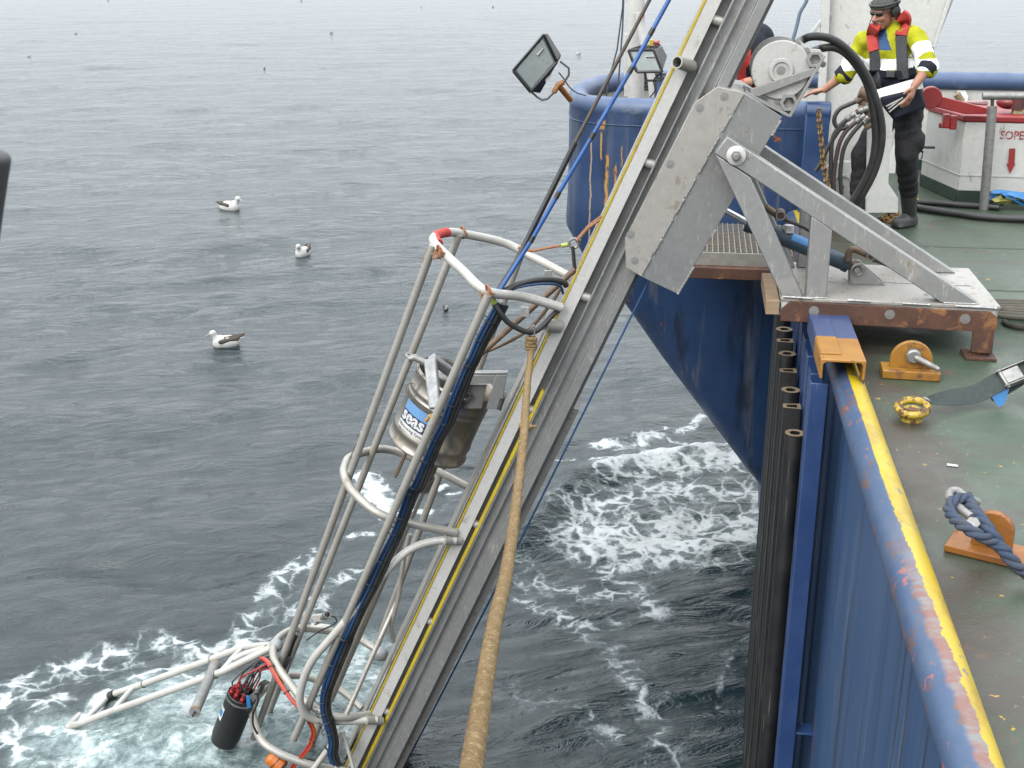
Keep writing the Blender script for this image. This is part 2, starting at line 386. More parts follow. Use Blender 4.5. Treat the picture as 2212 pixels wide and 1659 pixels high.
m_reflect = plain('reflective_tape', (1.5, 1.5, 1.48), .35, vary=.02)
m_boot = worn('rubber_boot', (.055, .058, .058), (.075, .077, .075), 12, (.4, .6), 0)
m_cap = worn('knit_cap', (.10, .115, .10), (.15, .165, .145), 40, (.8, .95), 0, spec=.2)
m_tshirt = plain('blue_tshirt', (.04, .12, .30), .8)
m_lens = plain('dark_lens', (.02, .015, .015), .1)
m_lip = plain('lip', (.36, .13, .10), .5)
m_feather_w = worn('white_feathers', (.74, .735, .70), (.64, .635, .60), 16, (.7, .9), 0, spec=.2)
m_feather_d = worn('dark_feathers', (.075, .06, .05), (.12, .10, .08), 30, (.7, .9), 0, spec=.2)
m_bill = plain('pinkish_bill', (.50, .40, .34), .5)
m_bill_g = plain('grey_bill', (.40, .39, .34), .5)
m_ltblue = plain('label_light_blue', (.16, .36, .66), .4, vary=.05)
m_dkblue = plain('label_dark_blue', (.03, .05, .16), .4, vary=.05)
m_lbl_white = plain('label_white', (.78, .78, .76), .4, vary=.05)
m_ink = plain('label_ink', (.02, .02, .025), .5)
m_stencil = worn('stencil_red', (.42, .05, .05), (.36, .05, .05), 9, (.4, .6), 0, spots=((.74, .72, .68), 26, .56, .08, (1, 1, 1)))
m_green_dk = worn('dark_green_paint', (.018, .042, .028), (.025, .055, .036), 6, (.4, .6), 0)
m_yellow_txt = plain('yellow_print', (.70, .60, .05), .6)
# ============================================================ SEA
WZ = 0.06
def axis(lo, hi, h, far_lo, far_hi, g, mid):
    a = list(np.arange(lo, hi, h)); d = h; x = a[-1]
    while x < far_hi: d *= g if x < mid else 1.12; x += d; a.append(x)
    d = h; x = lo; pre = []
    while x > far_lo: d *= g if x > -mid else 1.12; x -= d; pre.append(x)
    return np.array(pre[::-1] + a)
gx = axis(-7.5, 1.2, .045, -3000, 3000, 1.020, 60)
gy = axis(4.6, 15.5, .045, -400, 4000, 1.0105, 150)
X, Yg = np.meshgrid(gx, gy)
hx = np.gradient(gx)[None, :]; hy = np.gradient(gy)[:, None]
h_loc = np.maximum(hx, hy)
dcam = np.sqrt(X ** 2 + Yg ** 2)
wx = X + .35 * np.sin(.55 * Yg + .3 * X) + .18 * np.sin(1.3 * X - .9 * Yg + 1) + .08 * np.sin(2.7 * Yg + 2.1 * X)
wy = Yg + .35 * np.sin(.5 * X - .35 * Yg + 2) + .18 * np.sin(1.1 * X + 1.2 * Yg) + .08 * np.sin(3.1 * X - 1.7 * Yg)
Zs = np.zeros_like(X)
ph0 = math.atan2(.88, -.47)
for k in range(84):
    lam = .26 * (55 ** (k / 83.0)); th = ph0 + rng.normal(0, .48 if lam < 4 else .25); ph = rng.uniform(0, 6.28)
    amp = .0078 * lam if lam < .9 else (.0070 * (lam / .9) ** .42 if lam < 5 else .0120)
    amp *= rng.uniform(.5, 1.15)
    w = np.clip((lam / h_loc - 3.0) / 3.0, 0, 1)
    # short waves come in patches
    patch = 1 if lam > 3 else .3 + .7 * np.clip(.5 + .9 * np.sin(.6 * X + .25 * Yg + k * .37) * np.sin(.33 * Yg - .21 * X + k), 0, 1)
    kk = 2 * math.pi / lam; a = kk * (wx * math.cos(th) + wy * math.sin(th)) + ph
    Zs += amp * w * patch * (np.sin(a) + .25 * np.sin(2 * a + 1.2))
foam = np.zeros_like(X); aer = np.zeros_like(X)
def stroke(field, qs, r, s, power=1.0):
    pts = [on(q, WZ) for q in qs]
    P = np.array([(p.x, p.y) for p in pts])
    x0, y0 = P.min(0) - r; x1, y1 = P.max(0) + r
    i0, i1 = np.searchsorted(gx, [x0, x1]); j0, j1 = np.searchsorted(gy, [y0, y1])
    if i1 <= i0 or j1 <= j0: return
    xs = X[j0:j1, i0:i1]; ys = Yg[j0:j1, i0:i1]; best = np.full(xs.shape, 1e9)
    for a, b in zip(P[:-1], P[1:]):
        ab = b - a; t = np.clip(((xs - a[0]) * ab[0] + (ys - a[1]) * ab[1]) / max(ab @ ab, 1e-9), 0, 1)
        best = np.minimum(best, np.hypot(xs - a[0] - t * ab[0], ys - a[1] - t * ab[1]))
    v = s * np.clip(1 - best / r, 0, 1) ** power
    field[j0:j1, i0:i1] = np.maximum(field[j0:j1, i0:i1], v)
# wash thrown back from the hull
for qs, r, s in [
    ([(880, 640), (1200, 560), (1500, 540), (1790, 520), (2020, 600)], .55, .66),
    ([(960, 590), (1290, 500), (1560, 490), (1790, 460), (1990, 540)], .20, .95),
    ([(640, 880), (1000, 800), (1500, 740), (2060, 760)], .60, .54),
    ([(620, 1000), (1000, 980), (1400, 950), (2060, 900)], .62, .59),
    ([(720, 1100), (1150, 1080), (1600, 1060), (2060, 1000)], .48, .64),
    ([(860, 1230), (1120, 1180), (1400, 1160)], .36, .56),
    ([(940, 1240), (1050, 1350), (1140, 1470), (1200, 1560)], .28, .50),
    ([(170, 1220), (380, 1330), (700, 1420), (1000, 1420)], .45, .42),
    ([(270, 1480), (420, 1570), (640, 1640), (900, 1610)], .22, .48),
    ([(1500, 1220), (1850, 1200)], .4, .38)]: stroke(foam, Q7(*qs), r, s, .75)
for qs, r, s in [([(800, 430), (930, 430), (1060, 400), (1190, 360)], .22, .74), ([(740, 540), (900, 545)], .10, .66), ([(330, 550), (450, 545), (600, 530)], .10, .52),
    ([(1290, 310), (1380, 330), (1470, 290), (1550, 210)], .13, .60), ([(1290, 370), (1450, 400)], .09, .55)]: stroke(foam, Q7(*qs), r, s, .7)
for qs, r, s in [([(1180, 1290), (1300, 1375), (1350, 1450), (1400, 1540), (1450, 1620), (1480, 1690)], .20, .42), ([(1130, 1270), (1180, 1300), (1240, 1330)], .20, .46),
    ([(1600, 1370), (1555, 1470), (1550, 1560)], .05, .40), ([(1330, 1390), (1380, 1480), (1420, 1500)], .2, .44), ([(1080, 1480), (1300, 1560), (1400, 1640)], .35, .34)]: stroke(foam, qs, r, s, .7)
# churned water round the frame going in
for qs, r, s in [
    ([(0, 1260), (80, 1120), (250, 1015), (450, 965), (640, 900), (740, 915)], .18, .60),
    ([(30, 1230), (150, 1130), (330, 1040), (560, 990), (780, 960)], .42, .46),
    ([(90, 1230), (220, 1270), (330, 1250)], .30, .52), ([(40, 1400), (70, 1500), (120, 1580)], .20, .58), ([(190, 1600), (380, 1640), (520, 1620), (640, 1560)], .26, .44),
    ([(900, 830), (1050, 870), (1260, 930), (1460, 850)], .26, .56), ([(860, 1120), (960, 1060), (1080, 1030)], .20, .74), ([(640, 1230), (560, 1290), (420, 1410)], .10, .85),
    ([(1460, 790), (1530, 700), (1570, 640), (1720, 520), (1900, 440)], .20, .54), ([(1600, 760), (1750, 700), (1900, 640)], .4, .44),
    ([(1280, 1490), (1380, 1530), (1470, 1470)], .14, .74), ([(700, 1480), (900, 1560), (1100, 1600)], .35, .38), ([(1480, 1600), (1560, 1560)], .15, .6),
    ([(1180, 1300), (1300, 1220), (1420, 1300)], .3, .56), ([(1000, 1120), (1200, 1080)], .22, .5), ([(250, 1400), (420, 1420), (560, 1480)], .12, .6)]: stroke(foam, Q9(*qs), r, s, .7)
for qs, r, s in [([(1200, 900), (1350, 800), (1500, 750)], .3, .48), ([(1300, 1350), (1500, 1250), (1750, 950)], .42, .50), ([(800, 1350), (600, 1150), (900, 1000)], .35, .42), ([(1380, 480), (1420, 650)], .14, .62)]:
    stroke(foam, Q4(*qs), r, s, .7)
for qs, r, s in [([(60, 1100), (40, 1010), (280, 860), (420, 800)], .22, .52), ([(880, 60), (960, 170), (1030, 300), (1150, 400)], .24, .85), ([(950, 80), (900, 140)], .2, .7), ([(680, 690), (820, 640), (1000, 660)], .08, .62), ([(1380, 380), (1500, 430), (1480, 470)], .12, .66), ([(650, 1060), (800, 990)], .16, .56), ([(1600, 190), (1700, 150)], .05, .7), ([(1720, 220), (1830, 220)], .05, .7)]:
    stroke(foam, Q3(*qs), r, s, .7)
for qs, r, s in [([(420, 1420), (800, 1380), (1150, 1300), (1420, 1260)], .50, .8), ([(560, 1530), (900, 1520), (1300, 1500), (1600, 1400)], .75, .95), ([(850, 1200), (1150, 1180), (1350, 1200)], .4, .8), ([(1650, 1150), (1850, 1050), (1950, 1300)], .6, .7)]:
    stroke(aer, Q9(*qs), r, s, .6)
for qs, r, s in [([(1200, 500), (1350, 700), (1250, 1000), (700, 1300), (300, 1500)], .75, .8), ([(1950, 1150), (2050, 1300)], .3, .4)]: stroke(aer, Q4(*qs), r, s, .6)
# steep little bore at the head of the wash, and the hollow in front of it
ridge = np.zeros_like(X); stroke(ridge, Q7((270, 1000), (480, 830), (640, 690), (900, 610), (1250, 520), (1560, 500), (1790, 480), (2100, 560)), .55, 1.0, 1.6)
Zs += .20 * ridge
hollow = np.zeros_like(X); stroke(hollow, Q7((260, 960), (420, 1000), (620, 900)), .6, 1.0, 1.2); Zs -= .10 * hollow
heave = np.zeros_like(X); stroke(heave, Q9((1250, 1480), (1600, 1480), (1950, 1400)), 1.3, 1.0, 1.3); Zs += .15 * heave
near = np.clip((30 - dcam) / 10, 0, 1)
turb = sum(np.sin(kx * X + ky * Yg + p) * a for kx, ky, p, a in [(rng.normal(0, s), rng.normal(0, s), rng.uniform(0, 6), 1 / s) for s in (4, 5, 7, 8, 10, 12, 15, 18, 21, 24, 28, 32) for _ in (0, 1)])
Zs += .055 * turb * np.clip(np.maximum(foam, aer), 0, 1) * near
Zs += WZ
nx_, ny_ = len(gx), len(gy)
sea_me = bpy.data.meshes.new('sea')
sea_me.vertices.add(nx_ * ny_)
sea_me.vertices.foreach_set('co', np.stack([X, Yg, Zs], -1).astype('f').ravel())
idx = np.arange(nx_ * ny_).reshape(ny_, nx_)
quads = np.stack([idx[:-1, :-1], idx[:-1, 1:], idx[1:, 1:], idx[1:, :-1]], -1).reshape(-1, 4)
sea_me.loops.add(quads.size); sea_me.polygons.add(len(quads))
sea_me.loops.foreach_set('vertex_index', quads.ravel().astype('i'))
sea_me.polygons.foreach_set('loop_start', (np.arange(len(quads)) * 4).astype('i'))
sea_me.polygons.foreach_set('use_smooth', np.ones(len(quads), bool))
sea_me.update(calc_edges=True)
for nm, arr in (('foam', foam), ('aer', aer)):
    at_ = sea_me.attributes.new(nm, 'FLOAT', 'POINT'); at_.data.foreach_set('value', arr.astype('f').ravel())
def sea_height(x, y):
    i = int(np.clip(np.searchsorted(gx, x), 0, nx_ - 1)); j = int(np.clip(np.searchsorted(gy, y), 0, ny_ - 1)); return float(Zs[j, i])
NT.K = 1.0
s = NT('sea_water')
a_f = s.n('ShaderNodeAttribute', attribute_name='foam').outputs['Fac']; a_a = s.n('ShaderNodeAttribute', attribute_name='aer').outputs['Fac']
wco = s.coord('World')
n1 = s.noise(wco, 2.6, 5, .66, .9); n2 = s.noise(wco, 11, 6, .74, .5)
vor = s.n('ShaderNodeTexVoronoi', feature='DISTANCE_TO_EDGE'); vor.inputs['Scale'].default_value = 4.2
wv = s.n('ShaderNodeVectorMath', operation='ADD'); nz = s.n('ShaderNodeTexNoise'); nz.inputs['Scale'].default_value = 3.2; nz.inputs['Detail'].default_value = 5
sub = s.n('ShaderNodeVectorMath', operation='SCALE'); sub.inputs['Scale'].default_value = .55
s.link(wco, nz.inputs['Vector']); s.link(nz.outputs['Color'], sub.inputs[0]); s.link(wco, wv.inputs[0]); s.link(sub.outputs[0], wv.inputs[1]); s.link(wv.outputs[0], vor.inputs['Vector'])
lace = s.ramp(vor.outputs['Distance'], .0, .26, 1, 0)
val = s.math('ADD', s.math('MULTIPLY', n1, .46), s.math('ADD', s.math('MULTIPLY', lace, .24), s.math('MULTIPLY', n2, .46)))
thr = s.math('SUBTRACT', 1.0, s.math('MULTIPLY', a_f, .78))
fm = s.math('MULTIPLY', s.math('POWER', s.ramp(val, s.math('SUBTRACT', thr, .16), s.math('ADD', thr, .14)), 1.35), s.ramp(a_f, .02, .16, 0, .92))
ae = s.math('MULTIPLY', s.ramp(s.math('ADD', s.math('MULTIPLY', a_a, .75), s.math('MULTIPLY', s.noise(wco, 2.2, 5, .6, .5), .55)), .42, .95), s.ramp(a_a, 0, .25))
churn = s.ramp(s.math('ADD', s.math('MULTIPLY', n1, .5), s.math('MULTIPLY', n2, .5)), .38, .62)
col = s.mix(s.math('MULTIPLY', ae, s.fmix(churn, .35, 1.0)), (.0045, .0115, .0135), s.mix(churn, (.10, .158, .155), (.27, .325, .32)))
col = s.mix(s.math('MULTIPLY', s.ramp(val, s.math('SUBTRACT', thr, .34), thr), s.ramp(a_f, .05, .5, 0, .30)), col, (.10, .145, .145))      # bubbles just under the surface
col = s.mix(fm, col, (.34, .36, .365))
s.set(col=col, rough=s.fmix(fm, .055, .75), spec=.5); s.b.inputs['IOR'].default_value = 1.44
rip = s.noise(s.turned(-.42, (.5, 1.5, 1)), 3.4, 6, .62, .6)
rip2 = s.noise(s.turned(-.30, (.6, 1.4, 1)), .6, 3, .6, .3)
rip3 = s.noise(s.turned(-.25, (.55, 1.3, 1)), .17, 3, .55, .3)
hgt = s.math('ADD', s.math('ADD', s.math('MULTIPLY', rip, .135), s.math('MULTIPLY', rip2, .30)), s.math('MULTIPLY', rip3, .62))
s.bump(hgt, .62, 1.0)
sea_me.materials.append(s.mat)
NT.K = .485
sea = bpy.data.objects.new('sea', sea_me); COL.objects.link(sea); sea['kind'] = 'structure'

# ============================================================ SHIP
s = NT('green_deck_paint'); wco = s.coord('World'); px = s.n('ShaderNodeSeparateXYZ'); s.link(wco, px.inputs[0])
col = s.mix(s.ramp(s.noise(wco, 1.6, 6, .6), .35, .7), (.060, .092, .056), (.048, .080, .047))
col = s.mix(s.ramp(s.noise(s.coord('World', (.35, 2.2, 1)), 2.2, 6, .65), .50, .66, 0, .5), col, (.062, .052, .038))
edge = s.math('ADD', s.math('MULTIPLY', s.ramp(px.outputs[0], .9, 1.6, 1, 0), .32), s.noise(wco, 2.4, 7, .7, .4))
col = s.mix(s.ramp(edge, .60, .86, 0, .8), col, (.062, .040, .030))
col = s.mix(s.ramp(s.noise(wco, 5.5, 6, .72), .61, .68, 0, .8), col, (.13, .06, .04))
col = s.mix(s.ramp(s.noise(wco, 30, 3, .6), .68, .72, 0, .7), col, (.30, .31, .24))
col = s.mix(s.ramp(s.noise(s.coord('World', (1, 1, 1), (4, 2, 1)), 19, 3, .6), .70, .715), col, (.45, .28, .02))
s.set(col=col, rough=s.ramp(s.noise(wco, 3, 5, .6), .3, .7, .34, .62), spec=.45); s.bump(s.math('ADD', s.noise(wco, 70, 4, .65), s.math('MULTIPLY', s.noise(wco, 2.5, 3, .5), 3.0)), .4, .006)
m_deck = s.mat
mb = MB(); mb.box((5.4, 5.3, DECK - .03), 9.04, 17.2, .06)
deck = part('deck', mb, m_deck); deck['kind'] = 'structure'
mb = MB()
for y in (9.3, 8.05): mb.tube([(.95, y, DECK + .001), (8, y + .25, DECK + .001)], .006, 6)
part('weld_seam', mb, m_deck, deck)

ship = thing('ship_hull', (.9, 6, 0), 'blue painted ship hull with yellow edged gunwale and rounded quarter', 'ship')
# hull side below the gunwale, scuffed by the fendering
s = NT('scuffed_blue_side'); oc = s.coord('World', (4, 1.6, .16)); wco = s.coord('World')
col = s.mix(s.ramp(s.noise(oc, 2.2, 6, .65), .35, .68), (.030, .082, .205), (.052, .112, .225))
col = s.mix(s.ramp(s.noise(s.coord('World', (4, 5, .10), (2, 2, 2)), 2.6, 5, .7), .52, .64, 0, .8), col, (.018, .032, .06))
col = s.mix(s.ramp(s.noise(s.coord('World', (4, 9, .35), (5, 2, 2)), 2.2, 5, .7), .60, .68, 0, .7), col, (.20, .24, .27))
col = s.mix(s.ramp(s.noise(s.coord('World', (4, 5, .5), (1, 7, 2)), 2.3, 5, .7), .66, .69), col, (.28, .095, .03))
s.set(col=col, rough=.42); s.bump(s.noise(oc, 6, 4, .6), .12, .006); m_side = s.mat
mb = MB(); mb.box((.93, 3.6, 1.0), .24, 13.4, 4.92); side = part('side_plating', mb, m_side, ship)
mb = MB(); mb.prism([(.812, 3.10, 3.3), (.812, 1.2, 3.3), (.812, 1.2, -1), (.812, 3.34, -1)], (-.016, 0, 0)); part('doubler_plate', mb, m_side, ship, .006)
# rounded gunwale: yellow inboard, blue outboard, worn to primer along the join
s = NT('gunwale_paint'); oc = s.coord('Object'); sx = s.n('ShaderNodeSeparateXYZ'); s.link(oc, sx.inputs[0]); wco = s.coord('World')
wy_ = s.n('ShaderNodeSeparateXYZ'); s.link(wco, wy_.inputs[0])
jag = s.noise(s.coord('World', (.6, 1.1, .6)), 9, 7, .76); jag2 = s.noise(s.coord('World', (1, .45, 1)), 2.6, 4, .6)
edge = s.math('ADD', sx.outputs[0], s.math('MULTIPLY', s.math('SUBTRACT', jag, .5), s.ramp(wy_.outputs[1], 3.2, 5.0, .075, .016)))
wornk = s.ramp(wy_.outputs[1], 2.6, 4.6, .040, -.004)                 # the chafed stretch lies aft
yk = s.ramp(s.math('SUBTRACT', edge, wornk), -.012, -.009)
blue = s.mix(s.ramp(s.noise(wco, 6, 5, .6), .35, .7), (.044, .090, .190), (.064, .112, .205))
blue = s.mix(s.ramp(s.noise(s.coord('World', (1, .6, 1)), 7, 6, .7), .505, .58, 0, .85), blue, (.17, .085, .055))
blue = s.mix(s.ramp(s.noise(s.coord('World', (2, 1, 1), (3, 3, 3)), 8, 6, .72), .60, .63, 0, .9), blue, (.38, .125, .10))
prim = s.mix(s.ramp(s.noise(s.coord('World', (.6, 1.3, .6)), 9, 7, .74), .42, .60), (.26, .115, .088), (.235, .225, .22))
pk = s.math('MULTIPLY', s.ramp(edge, s.math('SUBTRACT', wornk, .062), s.math('SUBTRACT', wornk, .040)), s.ramp(wy_.outputs[1], 3.5, 4.4, 1, 0))
yel = s.mix(s.ramp(s.noise(s.coord('World', (1, .5, 1)), 6, 6, .68), .46, .66, 0, .75), (.60, .43, .010), (.36, .215, .016))
yel = s.mix(s.ramp(s.noise(s.coord('World', (1.2, .9, 1), (7, 1, 4)), 11, 6, .7), .615, .625), yel, (.22, .20, .185))
col = s.mix(yk, s.mix(pk, blue, prim), yel)
s.set(col=col, rough=s.ramp(jag, .3, .7, .34, .55)); s.bump(s.math('ADD', s.math('MULTIPLY', yk, .6), s.noise(wco, 40, 4, .6)), .22, .004); m_gun = s.mat
GX, GZ, GR = .817, DECK + .035, .080
mb = MB(); mb.tube([(GX, y, GZ + .004 * math.sin(2.1 * y)) for y in np.linspace(-2, 10.0, 40)], GR, 28)
part('gunwale_pipe', mb, m_gun, ship, org=(GX, 4, GZ))
# rounded quarter that swells outboard ahead of the work bay
top = [(1.0, 10.12), (.2, 10.08), (-.55, 10.12), (-.86, 10.22), (-1.05, 10.42), (-1.13, 10.75), (-1.17, 11.3), (-1.08, 12.0), (-.75, 12.6), (-.1, 12.95), (1.0, 13.05), (4, 13.08), (9.2, 13.08)]
def dens(o, n=6):
    p = smooth([(a, b, 0) for a, b in o], n); return [(q.x, q.y) for q in p]
top = dens(top)
sil = [at(q, 10.75) for q in ((1219, 480), (1262, 560), (1335, 640), (1420, 765), (1505, 880), (1590, 992), (1650, 1062))]
lev = [(4.37, -1.15), (4.0, -1.15), (3.6, -1.15)] + [(p.z, p.x) for p in sil] + [(.75, .78), (.0, .84), (-1.2, .9)]
mb = MB(); vs = []; nt = len(top)
for z, xl in lev:
    k = (1.0 - xl) / 2.15
    for x, y in top:
        yy = y + (1 - k) * .55 if y < 11.5 else y - (1 - k) * (y - 11.6) * .6
        vs.append(V((1.0 - (1.0 - x) * k if x < 1 else x, yy, z)))
mb.add(vs, [(i * nt + j, i * nt + j + 1, (i + 1) * nt + j + 1, (i + 1) * nt + j) for i in range(len(lev) - 1) for j in range(nt - 1)])
s = NT('blue_quarter_paint'); wco = s.coord('World'); sp = s.n('ShaderNodeSeparateXYZ'); s.link(wco, sp.inputs[0])
col = s.mix(s.ramp(s.noise(wco, 1.7, 5, .6), .35, .7), (.018, .050, .135), (.025, .064, .162))
col = s.mix(s.ramp(s.noise(s.coord('World', (3.2, 1, .10)), 2.2, 4, .6), .54, .68, 0, .5), col, (.20, .20, .19))
col = s.mix(s.ramp(s.noise(s.coord('World', (2.2, 1, .16), (7, 0, 0)), 2.4, 5, .7), .52, .66, 0, .8), col, (.010, .018, .036))
def drip(x0, w, z0, z1, c, col, sc=9):
    nzx = s.math('ADD', sp.outputs[0], s.math('MULTIPLY', s.math('SUBTRACT', s.noise(s.coord('World', (.2, .2, 1)), sc, 4, .6), .5), .05))
    k = s.math('MULTIPLY', s.ramp(s.math('ABSOLUTE', s.math('SUBTRACT', nzx, x0)), w * .7, w, 1, 0), s.math('MULTIPLY', s.ramp(sp.outputs[2], z0, z0 + .03), s.ramp(sp.outputs[2], z1 - .03, z1, 1, 0)))
    k = s.math('MULTIPLY', k, s.ramp(s.noise(wco, 17, 4, .6), .34, .42)); k = s.math('MULTIPLY', k, s.ramp(sp.outputs[1], 11.2, 11.3, 1, 0)); return s.mix(k, col, c)
for x0, w, z0, z1, c in ((-.745, .014, 3.35, 4.02, (.50, .26, .05)), (-.89, .008, 3.2, 4.18, (.42, .30, .2)), (-.67, .010, 3.72, 3.95, (.44, .24, .06)), (-.80, .009, 3.95, 4.2, (.46, .28, .09)), (-.80, .040, 4.20, 4.30, (.50, .27, .05)), (-.62, .006, 3.9, 4.1, (.4, .22, .06)), (-.70, .012, 3.62, 3.70, (.5, .22, .04))): col = drip(x0, w, z0, z1, c, col)
col = s.mix(s.ramp(s.noise(s.coord('World', (1, 1, .7), (2, 5, 3)), 5, 4, .7), .675, .69), col, (.30, .085, .03))
s.set(col=col, rough=s.ramp(s.noise(wco, 3.5, 5, .65), .35, .65, .30, .58), spec=.4); s.bump(s.math('ADD', s.noise(wco, 2.2, 2, .5), s.math('MULTIPLY', s.noise(wco, 35, 4, .6), .06)), .35, .03)
quarter = part('quarter_bulwark', mb, s.mat, ship, sharp=60)
capline = []
for j_, (x, y) in enumerate(top):
    a_, b_ = top[max(j_ - 1, 0)], top[min(j_ + 1, nt - 1)]; tx, ty = b_[0] - a_[0], b_[1] - a_[1]; l_ = math.hypot(tx, ty); capline.append((x + ty / l_ * .080, y - tx / l_ * .080))
mb = MB(); mb.tube([(x, y, 4.385) for x, y in capline], .088, 16); part('bulwark_cap', mb, worn('blue_cap', (.080, .135, .265), (.062, .11, .235), 3, (.42, .6), 0, spots=((.19, .22, .28), 8, .60, .16, (1, 1, 1)), spots2=((.40, .36, .25), 4, .72, .04, (1, 1, 1))), quarter)
mb = MB(); inn = []
for x, y in top:
    c = V((1.6 if y < 13 else x, 11.6 if y < 12.9 else 11.0)); d = (c - V((x, y))); d.normalize(); inn.append((x + d.x * .10, y + d.y * .10))
vs = [V((x, y, z)) for z in (4.33, DECK + .002) for x, y in inn]
mb.add(vs, [(j, j + 1, nt + j + 1, nt + j) for j in range(nt - 1)]); part('bulwark_lining', mb, m_white, quarter, sharp=60)
mb = MB(); mb.tube([(x, y, 4.255) for x, y in top if y < 12.9], .007, 6); part('weld_seam', mb, s.mat, quarter, sharp=80)
for xs in (-.35, .42):
    mb = MB(); mb.tube([(xs, 10.088 + .02 * (xs < 0), z) for z in np.linspace(3.62, 4.25, 5)], .005, 6); part('weld_seam', mb, s.mat, quarter, sharp=80)
mb = MB(); mb.add([V((x, y, DECK - .012)) for x, y in top if x < 1.2 and y < 13.06], [tuple(range(len([1 for x, y in top if x < 1.2 and y < 13.06])))]); part('side_deck', mb, m_deck, quarter)
# end post of the bulwark, where the deckhand rests his hand
mb = MB(); mb.box((.93, 10.02, 3.93), .19, .16, .92); mb.cyl((.84, 10.02, 4.405), (1.03, 10.02, 4.405), .085, 16)
part('bulwark_end_post', mb, m_blue, ship, .008)
# stanchions of the stern bulwark
for i, x in enumerate((1.9, 2.55, 3.35, 4.2)):
    mb = MB(); mb.prism([(x, 12.95, 4.3), (x, 12.80, 4.25), (x, 12.62, DECK), (x, 12.95, DECK)], (.09, 0, 0)); part('stanchion', mb, m_white, ship, .004)
mb = MB(); mb.box((5.4, 12.93, DECK + .05), 7.2, .03, .10); part('kick_strip', mb, m_green_dk, ship)
# ---- shared small hardware (local z = outward axis)
def hex_bolt_mesh():
    mb = MB(); mb.lathe([(0, 0), (.030, 0), (.030, .004), (.0, .004)], (0, 0, 0), (0, 0, 1), 18)
    mb.lathe([(0, .004), (.027, .004), (.027, .022), (.022, .027), (0, .027)], (0, 0, 0), (0, 0, 1), 6, 1); return mb
def nut_mesh():
    mb = MB(); mb.lathe([(0, 0), (.030, 0), (.030, .005), (0, .005)], (0, 0, 0), (0, 0, 1), 18)
    mb.lathe([(0, .004), (.021, .004), (.021, .020), (.018, .022), (0, .022)], (0, 0, 0), (0, 0, 1), 6, 1)
    mb.lathe([(0, .02), (.012, .02), (.012, .040), (.009, .043), (0, .043)], (0, 0, 0), (0, 0, 1), 12); return mb
def rivet_mesh():
    mb = MB(); mb.lathe([(.0105, 0), (.0105, .003), (.0075, .006), (0, .0065)], (0, 0, 0), (0, 0, 1), 12); return mb
m_head = plain('bolt_head_steel', (.30, .29, .275), .4, .4)
me_bolt = make_mesh('bolt', hex_bolt_mesh(), sharp=30); me_bolt.materials.append(m_zinc); me_bolt.materials.append(m_head)
me_nut = make_mesh('nut', nut_mesh(), sharp=30); me_nut.materials.append(m_zinc); me_nut.materials.append(m_head)
me_rivet = make_mesh('rivet', rivet_mesh(), sharp=30); me_rivet.materials.append(m_zinc)
def weld(parent, p0, p1, r=.006):
    p0, p1 = V(p0), V(p1); n = max(3, int((p1 - p0).length / .012)); pts = [p0.lerp(p1, i / n) for i in range(n + 1)]
    mb = MB(); mb.tube(pts, [r * (.75 + .5 * (i % 2) * random.uniform(.6, 1.2)) for i in range(n + 1)], 7); return part('weld_bead', mb, m_weld, parent)

# ============================================================ PEDESTAL
YN, YF = 6.62, 7.42
ped = thing('launch_pedestal', (1.1, 7.0, DECK), 'bare aluminium pedestal with triangular side frames on rusty bolted steel beams', 'pedestal')
ZT = 3.80                               # top of the base plate
mb = MB(); mb.prism([(.50, YN - .02, ZT), (1.665, YN - .02, ZT), (1.665, YF + .03, ZT), (.50, YF + .03, ZT)], (0, 0, -.018)); part('base_plate', mb, m_alu_tan, ped, .003)
mb = MB()
for y in (YN - .008, YF + .0): mb.box((1.075, y + .005, ZT - .052), 1.14, .012, .066)
mb.box((.507, 7.02, ZT - .06), .012, .78, .08); mb.box((1.655, 7.02, ZT - .06), .012, .78, .08); part('base_skirt', mb, m_alu_white, ped, .002)
YB = YN - .034                           # front face of the rusty beam
poly = ats(R4((262, 1240), (268, 1150), (345, 1084), (1950, 1172), (2000, 1212), (2000, 1290), (1975, 1335), (1958, 1505), (1788, 1492), (1806, 1326)), YB)
mb = MB(); mb.prism(poly, (0, .02, 0)); part('support_beam', mb, m_rust, ped, .003)
a, b = at(R4((1806, 1326))[0], YB), at(R4((1975, 1335))[0], YB)
mb = MB(); mb.prism([(a.x + .02, YB + .02, a.z - .02), (b.x - .002, YB + .02, a.z - .02), (b.x - .002, YB + .02, DECK + .012), (a.x + .02, YB + .02, DECK + .012)], (0, .08, 0)); part('leg', mb, m_rust, ped, .003)
mb = MB(); mb.box(((a.x + b.x) / 2, YB + .05, DECK + .008), b.x - a.x + .05, .17, .014); part('foot_plate', mb, m_rust, ped, .002)
mb = MB(); mb.prism([(.53, YF + .02, ZT - .02), (1.66, YF + .02, ZT - .02), (1.66, YF + .02, DECK), (1.56, YF + .02, DECK), (1.56, YF + .02, 3.63), (.53, YF + .02, 3.63)], (0, .02, 0)); part('support_beam', mb, m_rust, ped, .003)
for x in (.62, 1.1, 1.5):
    mb = MB(); mb.bar((x, YB + .02, 3.70), (x, YF + .02, 3.70), .06, .08); part('cross_member', mb, m_rust, ped, .003)
for q in R4((532, 1160), (1138, 1188), (1742, 1224)): put('bolt', me_bolt, ped, at(q, YB - .001), (0, -1, 0), .92)
for q0, q1 in (((285, 1045), (520, 1060)), ((800, 1073), (985, 1083)), ((1240, 1098), (1455, 1110)), ((1662, 1118), (1990, 1138))):
    weld(ped, at(R4(q0)[0], YN - .024), at(R4(q1)[0], YN - .024), .008)
def frame_pts(*qs): return [V((p.x, 0, p.z)) for p in ats(R3(*qs), YN)]
